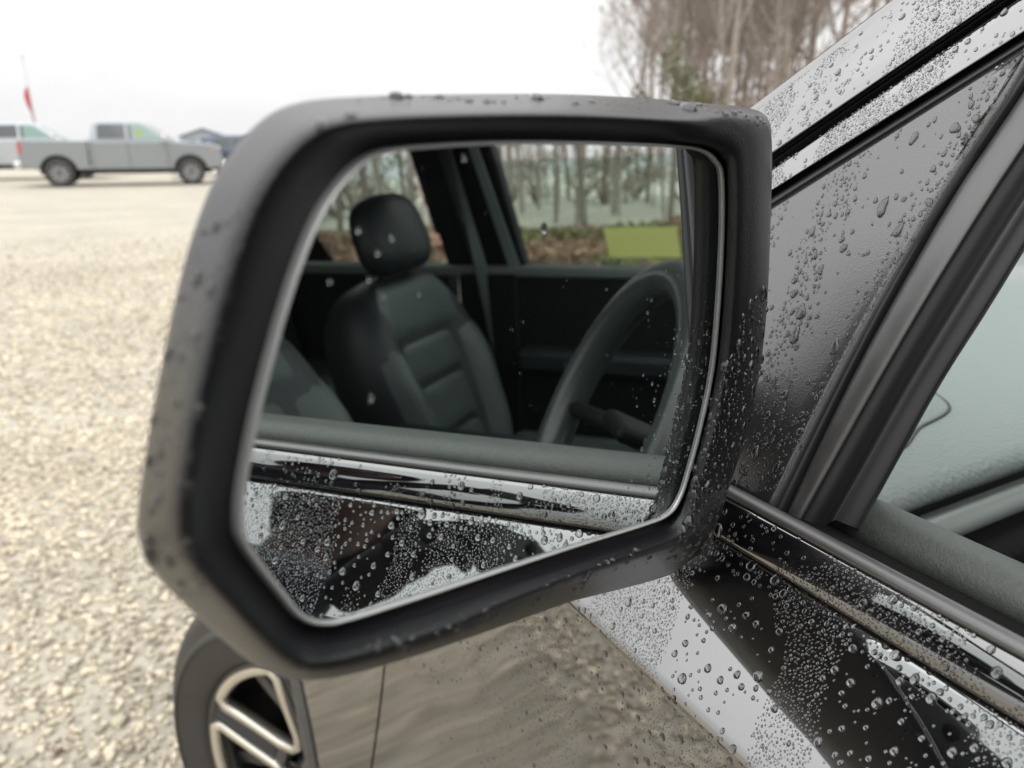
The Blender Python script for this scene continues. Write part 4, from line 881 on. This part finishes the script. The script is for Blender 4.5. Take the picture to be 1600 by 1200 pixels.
# --- belt moulding
MP_ = cat_open([(x, 0, z) for x, z in [(.003, 1.3030), (-.0032, 1.3034), (-.0043, 1.3050), (-.0038, 1.3080), (-.0024, 1.3115), (-.0004, 1.3150), (.0022, 1.3185), (.0050, 1.3208), (.0075, 1.3218)]], 60)[::-1][:, [0, 2]]
seg2 = np.r_[0, np.cumsum(np.linalg.norm(np.diff(MP_, axis=0), axis=1))]
def mould_frame(a, b):
    g = lambda q: np.array([np.interp(q, seg2, MP_[:, 0]), np.interp(q, seg2, MP_[:, 1])])
    p, q1, q2 = g(b), g(b-.001), g(b+.001); d = np.array([q2[0]-q1[0], 0, q2[1]-q1[1]]); d /= np.linalg.norm(d); n = np.cross(d, [0, 1., 0]); n = n if n[0]-n[2]*.7 < .2 and not (n[2] < 0 and n[0] > 0) else -n
    if n[2] < -.3: n = -n
    return np.array([p[0], a, p[1]]), n, d
h = Hash(.008); dd = []; MR = (-.32, .40, .001, seg2[-1]-.004)
dd += throw(MR, 420, logn(.0019, .3, .0012, .0034), lambda a, b: .4*(vnoise(a*30, 7.) > .4), h, 1.05)
dd += throw(MR, 1600, logn(.0010, .3, .0005, .0016), lambda a, b: .7*(vnoise(a*26, 11.) > .42), h, 1.02)
dd += throw(MR, 14000, logn(.0006, .25, .0003, .0009), lambda a, b: bands(24, 31, .44, .5, .1)(a, b), h, 1.0)
build_drops('raindrops', dd, mould_frame, 'rain beads on the glossy belt moulding under the open window', run=1.15)
# --- pillar strips and sail panel: a, b measured in the plane of the cab side
pa = (spt(1600, 79)-spt(1208, 325)); pa /= np.linalg.norm(pa); pn = -SNv/SNn; pb = np.cross(pn, pa); pb = pb if pb[2] < 0 else -pb; p0 = spt(1208, 325)
g_ = np.array([0, 0, -1.]); g_ -= (g_@pn)*pn; g_ /= np.linalg.norm(g_)
hdir = np.cross(pn, g_); hdir /= np.linalg.norm(hdir)
def streaks(f, ph, lo, hi):
    """bead trails that run down the cab side under gravity"""
    def g(a, b):
        s_, t_ = a*(pa@hdir)+b*(pb@hdir), a*(pa@g_)+b*(pb@g_)
        v = .78*vnoise(s_*f+ph+.9*vnoise(t_*14+ph, ph*.7), t_*6+ph)+.22*vnoise(s_*260+ph, t_*110); return np.clip((v-lo)/(hi-lo), 0, 1)
    return g
from mathutils.bvhtree import BVHTree
def bvh_of(o):
    me = o.data; return BVHTree.FromPolygons([v.co for v in me.vertices], [list(p.vertices) for p in me.polygons])
def drop_on(tree, dirn):
    dv = Vector(dirn)
    def fr(a, b):
        o = p0+pa*a+pb*b+pn*.05; r_ = tree.ray_cast(Vector(o), -Vector(pn), .2)
        if r_[0] is None: return None
        n = np.array(r_[1]); n = n if n@pn > 0 else -n; d = g_-(g_@n)*n; d /= np.linalg.norm(d); return np.array(r_[0]), n, d
    return fr
def filt(dd, fr):
    keep = []; F_ = []
    for t in dd:
        f = fr(t[0], t[1])
        if f is not None and f[1]@pn > .35: keep.append(t); F_.append(f)
    it = {(t[0], t[1]): f for t, f in zip(keep, F_)}; return keep, (lambda a, b: it[(a, b)])
def pcoord(x, y): q = spt(x, y)-p0; return q@pa, q@pb
fr = drop_on(bvh_of(sail_o), pn); h = Hash(.012); dd = []
SR = (-.06, .20, 0, .17)
bs = streaks(66, 41, .46, .56)
edge_ab = [pcoord(*p) for p in ((1203, 795), (1567, 150))]
def near_edge(a, b):
    (a0, b0), (a1, b1) = edge_ab; L_ = math.hypot(a1-a0, b1-b0); dist = np.abs((a-a0)*(b1-b0)-(b-b0)*(a1-a0))/L_; return np.clip(1-np.abs(dist-.008)/.012, 0, 1)
dd += throw(SR, 900, logn(.0017, .3, .0011, .0030), lambda a, b: .22*bs(a, b)+.10+.25*near_edge(a, b), h, 1.25)
dd += throw(SR, 9000, logn(.0009, .3, .0005, .0015), lambda a, b: bs(a, b)*.8+.02+.8*near_edge(a, b), h, 1.08)
dd += throw(SR, 9000, logn(.0005, .25, .0003, .0008), lambda a, b: bs(a, b)*.35+.01, h, 1.15)
dd, f2 = filt(dd, fr); build_drops('raindrops', dd, f2, 'irregular rain beads on the matte black sail panel', tall=.6, irregular=.24, run=1.6)
for ob, (A0, A1), ph, lab in ((pil, ((-.10, .30), (-.085, .01)), 51, 'rain beads on the glossy windscreen pillar'), (bpy.data.objects['door_frame_trim'], ((-.06, .30), (-.03, .01)), 61, 'rain beads on the narrow glossy door frame strip')):
    fr = drop_on(bvh_of(ob), pn); h = Hash(.008); RR = (*A0, *A1); bq = streaks(46, ph, .43, .51); dd = []
    dd += throw(RR, 700, logn(.0013, .3, .0009, .002), lambda a, b: .25+.2*bq(a, b), h, 1.3)
    dd += throw(RR, 12000, logn(.00075, .25, .0005, .0013), lambda a, b: bq(a, b)*.75+.015, h, 1.0)
    dd += throw(RR, 26000, logn(.0005, .25, .0003, .0008), lambda a, b: bq(a, b)*.9, h, 1.0)
    dd, f2 = filt(dd, fr); build_drops('raindrops', dd, f2, lab, run=1.2)
# --- mirror housing rim: beads gathered on the inboard and lower lip and along the top
tr = bvh_of(side_mirror)
def rim_drops(pix, label, irregular=.25, tall=.75):
    D = []; FR = {}
    for (x, y, rpx) in pix:
        o = Vector(CAM); dr = Vector(ray(x, y)).normalized(); r_ = tr.ray_cast(o, dr, 1.)
        if r_[0] is None: continue
        n = np.array(r_[1]); n = n if n@np.array(dr) < 0 else -n; d = np.array([0, 0, -1.]); d -= (d@n)*n; d /= np.linalg.norm(d)+1e-9
        rad = rpx*r_[3]/FPX; D.append((x, y, rad)); FR[(x, y)] = (np.array(r_[0]), n, d)
    build_drops('raindrops', D, lambda a, b: FR[(a, b)], label, irregular=irregular, tall=tall, run=1.5)
pix = []
hh = Hash(30)
for _ in range(5200):
    t = RNG.random(); yy = 455+t*420; xr = np.interp(yy, [455, 560, 640, 700, 760, 835, 875], [1200, 1192, 1174, 1158, 1138, 1113, 1090]); xl = xr-np.interp(yy, [455, 560, 700, 800, 875], [25, 55, 80, 45, 50])
    x = RNG.uniform(xl, xr); q = float(np.clip(4.6*np.exp(RNG.normal(0, .5)), 2, 13))
    if RNG.random() < (.12+.55*np.exp(-((yy-650)/90)**2)+.35*((xr-x) < 16)) and hh.ok(x, yy, q, .95): pix.append((x, yy, q))
for _ in range(900):
    x = RNG.uniform(560, 1195); y0_ = np.interp(x, [560, 720, 880, 1000, 1100, 1165, 1197], [151, 147, 148, 154, 162, 170, 184]); yy = y0_+RNG.uniform(2, 16); q = float(np.clip(4.2*np.exp(RNG.normal(0, .5)), 1.8, 11))
    if RNG.random() < .10+.3*max(0, x-840)/350 and hh.ok(x, yy, q, .95): pix.append((x, yy, q))
for _ in range(500):
    x = RNG.uniform(560, 1080); y0_ = np.interp(x, [545, 640, 780, 920, 1045, 1092], [1046, 1015, 966, 915, 872, 850]); yy = y0_-RNG.uniform(0, 30); q = float(np.clip(3.8*np.exp(RNG.normal(0, .6)), 1.6, 12))
    if RNG.random() < .22*(x-450)/600 and hh.ok(x, yy, q, .95): pix.append((x, yy, q))
for _ in range(800):
    yy = RNG.uniform(330, 930); xl = np.interp(yy, [330, 450, 580, 680, 800, 860, 930], [312, 278, 250, 232, 215, 222, 268]); x = xl+RNG.uniform(6, 85); q = float(np.clip(3.4*np.exp(RNG.normal(0, .5)), 1.8, 11))
    if RNG.random() < .25 and hh.ok(x, yy, q, 1.1): pix.append((x, yy, q))
pix += [(503, 196, 11), (547, 181, 10), (235, 868, 12), (245, 780, 9), (240, 655, 7)]
rim_drops(pix, 'rain beads clinging to the rim of the black mirror housing')
# --- a few beads on the mirror glass itself
gd = [(850, 356, 9), (515, 440, 4.5), (577, 437, 4.5), (580, 622, 6), (600, 463, 3.5), (725, 247, 6), (1018, 468, 3), (1012, 488, 3), (1045, 580, 2.5), (1066, 576, 2.5), (830, 345, 2), (948, 452, 2.2), (560, 360, 5), (590, 395, 5), (612, 372, 5), (655, 460, 3.5)]
for _ in range(420):
    x, y = RNG.uniform(620, 1110), RNG.uniform(240, 740); gd.append((x, y, float(np.clip(.8*np.exp(RNG.normal(0, .35)), .5, 1.7))))
for _ in range(260):
    y = RNG.uniform(500, 810); x = np.interp(y, [500, 560, 660, 740, 810], [1118, 1112, 1094, 1073, 1036])-abs(RNG.normal(0, 1))*40-6; gd.append((x, y, float(np.clip(1.5*np.exp(RNG.normal(0, .5)), .6, 4))))
FRg = {}; D = []
for x, y, q in gd:
    p = mpt(x, y); d = np.array([0, 0, -1.]); d -= (d@MN)*MN; d /= np.linalg.norm(d); FRg[(x, y)] = (p, MN, d); D.append((x, y, q*((p-CAM)@fw)/FPX))
build_drops('raindrops', D, lambda a, b: FRg[(a, b)], 'tiny beads and specks of water on the mirror glass', irregular=.1, tall=.35)
# beads in the window channel's grey seal

# ================================================================== THE PHOTOGRAPHER (seen only as a dark reflection in the paint)
M['jacket'] = mat('navy_jacket', (.012, .015, .026), .85, bump=('noise', 60, .4, .01), sheen=.2); M['jeans'] = mat('dark_jeans', (.02, .026, .045), .85); M['skin'] = mat('skin', (.11, .058, .042), .55, var=(20, .1)); M['glove'] = mat('dark_glove', (.022, .018, .017), .8); M['hair'] = mat('dark_hair', (.015, .012, .010), .6); M['shoe'] = mat('black_shoe', (.015, .015, .015), .5); M['phone'] = mat('dark_phone', (.015, .015, .018), .25, ior=1.8)
def skinned(name, joints, edges, m, parent, root=0, sub=2):
    me = bpy.data.meshes.new(name); me.from_pydata([j[:3] for j in joints], edges, []); o = bpy.data.objects.new(name, me); link(o, parent)
    o.modifiers.new('skin', 'SKIN'); me.skin_vertices if me.skin_vertices else None
    if not me.skin_vertices:
        bmx = bmesh.new(); bmx.from_mesh(me); bmx.verts.layers.skin.verify(); bmx.to_mesh(me); bmx.free()
    for i, j in enumerate(joints):
        sv = me.skin_vertices[0].data[i]; sv.radius = (j[3], j[4] if len(j) > 4 else j[3]); sv.use_root = (i == root)
    d = o.modifiers.new('subd', 'SUBSURF'); d.levels = sub; d.render_levels = sub; me.materials.append(m)
    for md in o.modifiers:
        if md.type == 'SKIN': md.use_smooth_shade = True
    return o
PB = np.array((-.505, -.51, 0)); ROT = Matrix.Rotation(-PSI, 4, 'Z')
per = thing('person', 'person in a dark jacket holding a phone, reflected in the wet door', 'person', tuple(PB), -PSI)
Minv = (Matrix.Translation(PB) @ ROT).inverted()
loc = lambda p: tuple(Minv @ Vector(p))
# frame: +Y towards the mirror, +X to the right
ph_c = loc(tuple(CAM - fw*.011)); hx = .068
LH = (ph_c[0]-hx-.02, ph_c[1]-.035, ph_c[2]-.045); RH = (ph_c[0]+hx+.02, ph_c[1]-.035, ph_c[2]-.045)
J = [(0, 0, .99, .17, .13), (0, .00, 1.17, .18, .13), (0, .02, 1.36, .21, .14), (0, .02, 1.50, .17, .11), (0, .05, 1.60, .085, .085),
     (-.22, .02, 1.48, .095, .095), (-.29, .14, 1.31, .08, .08), (LH[0]-.01, LH[1]-.09, LH[2]-.06, .040, .036),
     (.22, .02, 1.48, .095, .095), (.28, .13, 1.33, .08, .08), (RH[0]+.01, RH[1]-.09, RH[2]-.06, .040, .036)]
body = skinned('jacket', J, [(0, 1), (1, 2), (2, 3), (3, 4), (3, 5), (5, 6), (6, 7), (3, 8), (8, 9), (9, 10)], M['jacket'], per)
skinned('trousers', [(0, 0, .95, .14, .11), (-.095, 0, .86, .09, .09), (-.11, .02, .50, .062, .062), (-.12, -.02, .09, .05, .05), (.095, 0, .86, .09, .09), (.11, .05, .50, .062, .062), (.13, .03, .09, .05, .05)], [(0, 1), (1, 2), (2, 3), (0, 4), (4, 5), (5, 6)], M['jeans'], per)
for s, y in ((-.12, -.02), (.13, .03)): rbox('shoe', (s, y+.06, .045), (.095, .27, .085), M['shoe'], per, .035, 4)
# head: skull with brow, nose, chin, ears; hair cap
bm = bmesh.new(); bmesh.ops.create_uvsphere(bm, u_segments=32, v_segments=24, radius=1)
for v in bm.verts:
    x, y, z = v.co; fr_ = max(0, y)
    jaw = max(0, -z); x2 = x*(.076-.022*jaw*jaw); y2 = y*(.095-.012*jaw)+.012*jaw*fr_; z2 = z*.118
    if fr_ > .8: y2 += .020*math.exp(-(x/.16)**2)*math.exp(-((z+.12)/.20)**2) - .007*math.exp(-((abs(x)-.36)/.16)**2)*math.exp(-((z-.08)/.10)**2) - .004*math.exp(-((z+.48)/.04)**2)*math.exp(-(x/.3)**2)
    v.co = (x2, y2, z2)
HC = Matrix.Translation((0, .10, 1.745)); bmesh.ops.transform(bm, matrix=HC, verts=bm.verts[:]); hd_o = bm_obj('head', bm, M['skin'], per)
for s in (-1, 1):
    bm = bmesh.new(); bmesh.ops.create_uvsphere(bm, u_segments=12, v_segments=8, radius=1, matrix=HC @ Matrix.Translation((s*.078, -.006, -.005)) @ Matrix.Diagonal((.010, .022, .034, 1))); bm_obj('ear', bm, M['skin'], hd_o)
    bm = bmesh.new(); bmesh.ops.create_uvsphere(bm, u_segments=12, v_segments=8, radius=.0115, matrix=HC @ Matrix.Translation((s*.030, .078, .012))); bm_obj('eye', bm, M['white_trim'], hd_o)
bm = bmesh.new(); bmesh.ops.create_uvsphere(bm, u_segments=32, v_segments=20, radius=1)
bmesh.ops.delete(bm, geom=[v for v in bm.verts if v.co.z < -.75 + max(0, v.co.y)*1.15], context='VERTS'); bmesh.ops.transform(bm, matrix=HC @ Matrix.Translation((0, -.006, .008)) @ Matrix.Diagonal((.112, .128, .146, 1)), verts=bm.verts[:]); bm_obj('hood', bm, M['jacket'], hd_o)
tube('neck', [(0, .045, 1.56), (0, .07, 1.67)], (.055, .052), M['skin'], per, 16)
# hands: palm, four fingers and a thumb closed on the phone's ends
for s, Hn in ((-1, LH), (1, RH)):
    hx_, hy_, hz_ = Hn
    J = [(hx_+s*.012, hy_-.10, hz_-.065, .026, .022), (hx_+s*.008, hy_-.055, hz_-.03, .030, .020), (hx_, hy_-.015, hz_+.005, .034, .016)]
    Ed = [(0, 1), (1, 2)]
    for k in range(4):
        b0 = len(J); zf_ = hz_+.028-.019*k; ln = (.92, 1.0, .95, .8)[k]
        J += [(hx_+s*.004, hy_+.012, zf_+.004, .010), (hx_+s*.002, hy_+.036*ln+.006, zf_+.010, .0092), (hx_-s*.018*ln, hy_+.050*ln+.004, zf_+.014, .0085), (hx_-s*.040*ln, hy_+.052*ln, zf_+.016, .0075)]
        Ed += [(2, b0), (b0, b0+1), (b0+1, b0+2), (b0+2, b0+3)]
    b0 = len(J); J += [(hx_-s*.006, hy_-.028, hz_-.008, .013), (hx_-s*.026, hy_-.014, hz_+.016, .0105), (hx_-s*.046, hy_-.002, hz_+.034, .009)]
    Ed += [(1, b0), (b0, b0+1), (b0+1, b0+2)]
    skinned('hand', J, Ed, M['glove'], per)
phn = thing('phone', 'slim dark phone held sideways by the person in the dark jacket', 'phone', tuple(CAM-fw*.0105), 0)
bm = bmesh.new(); box(bm, (0, 0, 0), (.150, .0078, .072)); po = bm_obj('body', bm, M['phone'], phn, bevel=.0035)
phn.rotation_euler = (-PITCH, 0, -PSI)
for dx, dz in ((0, 0), (.0, .022)):
    bm = bmesh.new(); bmesh.ops.create_cone(bm, cap_ends=True, segments=24, radius1=.008, radius2=.0075, depth=.002, matrix=Matrix.Translation((dx, .0042, dz)) @ Matrix.Rotation(R(-90), 4, 'X')); bm_obj('lens', bm, M['black'], phn)
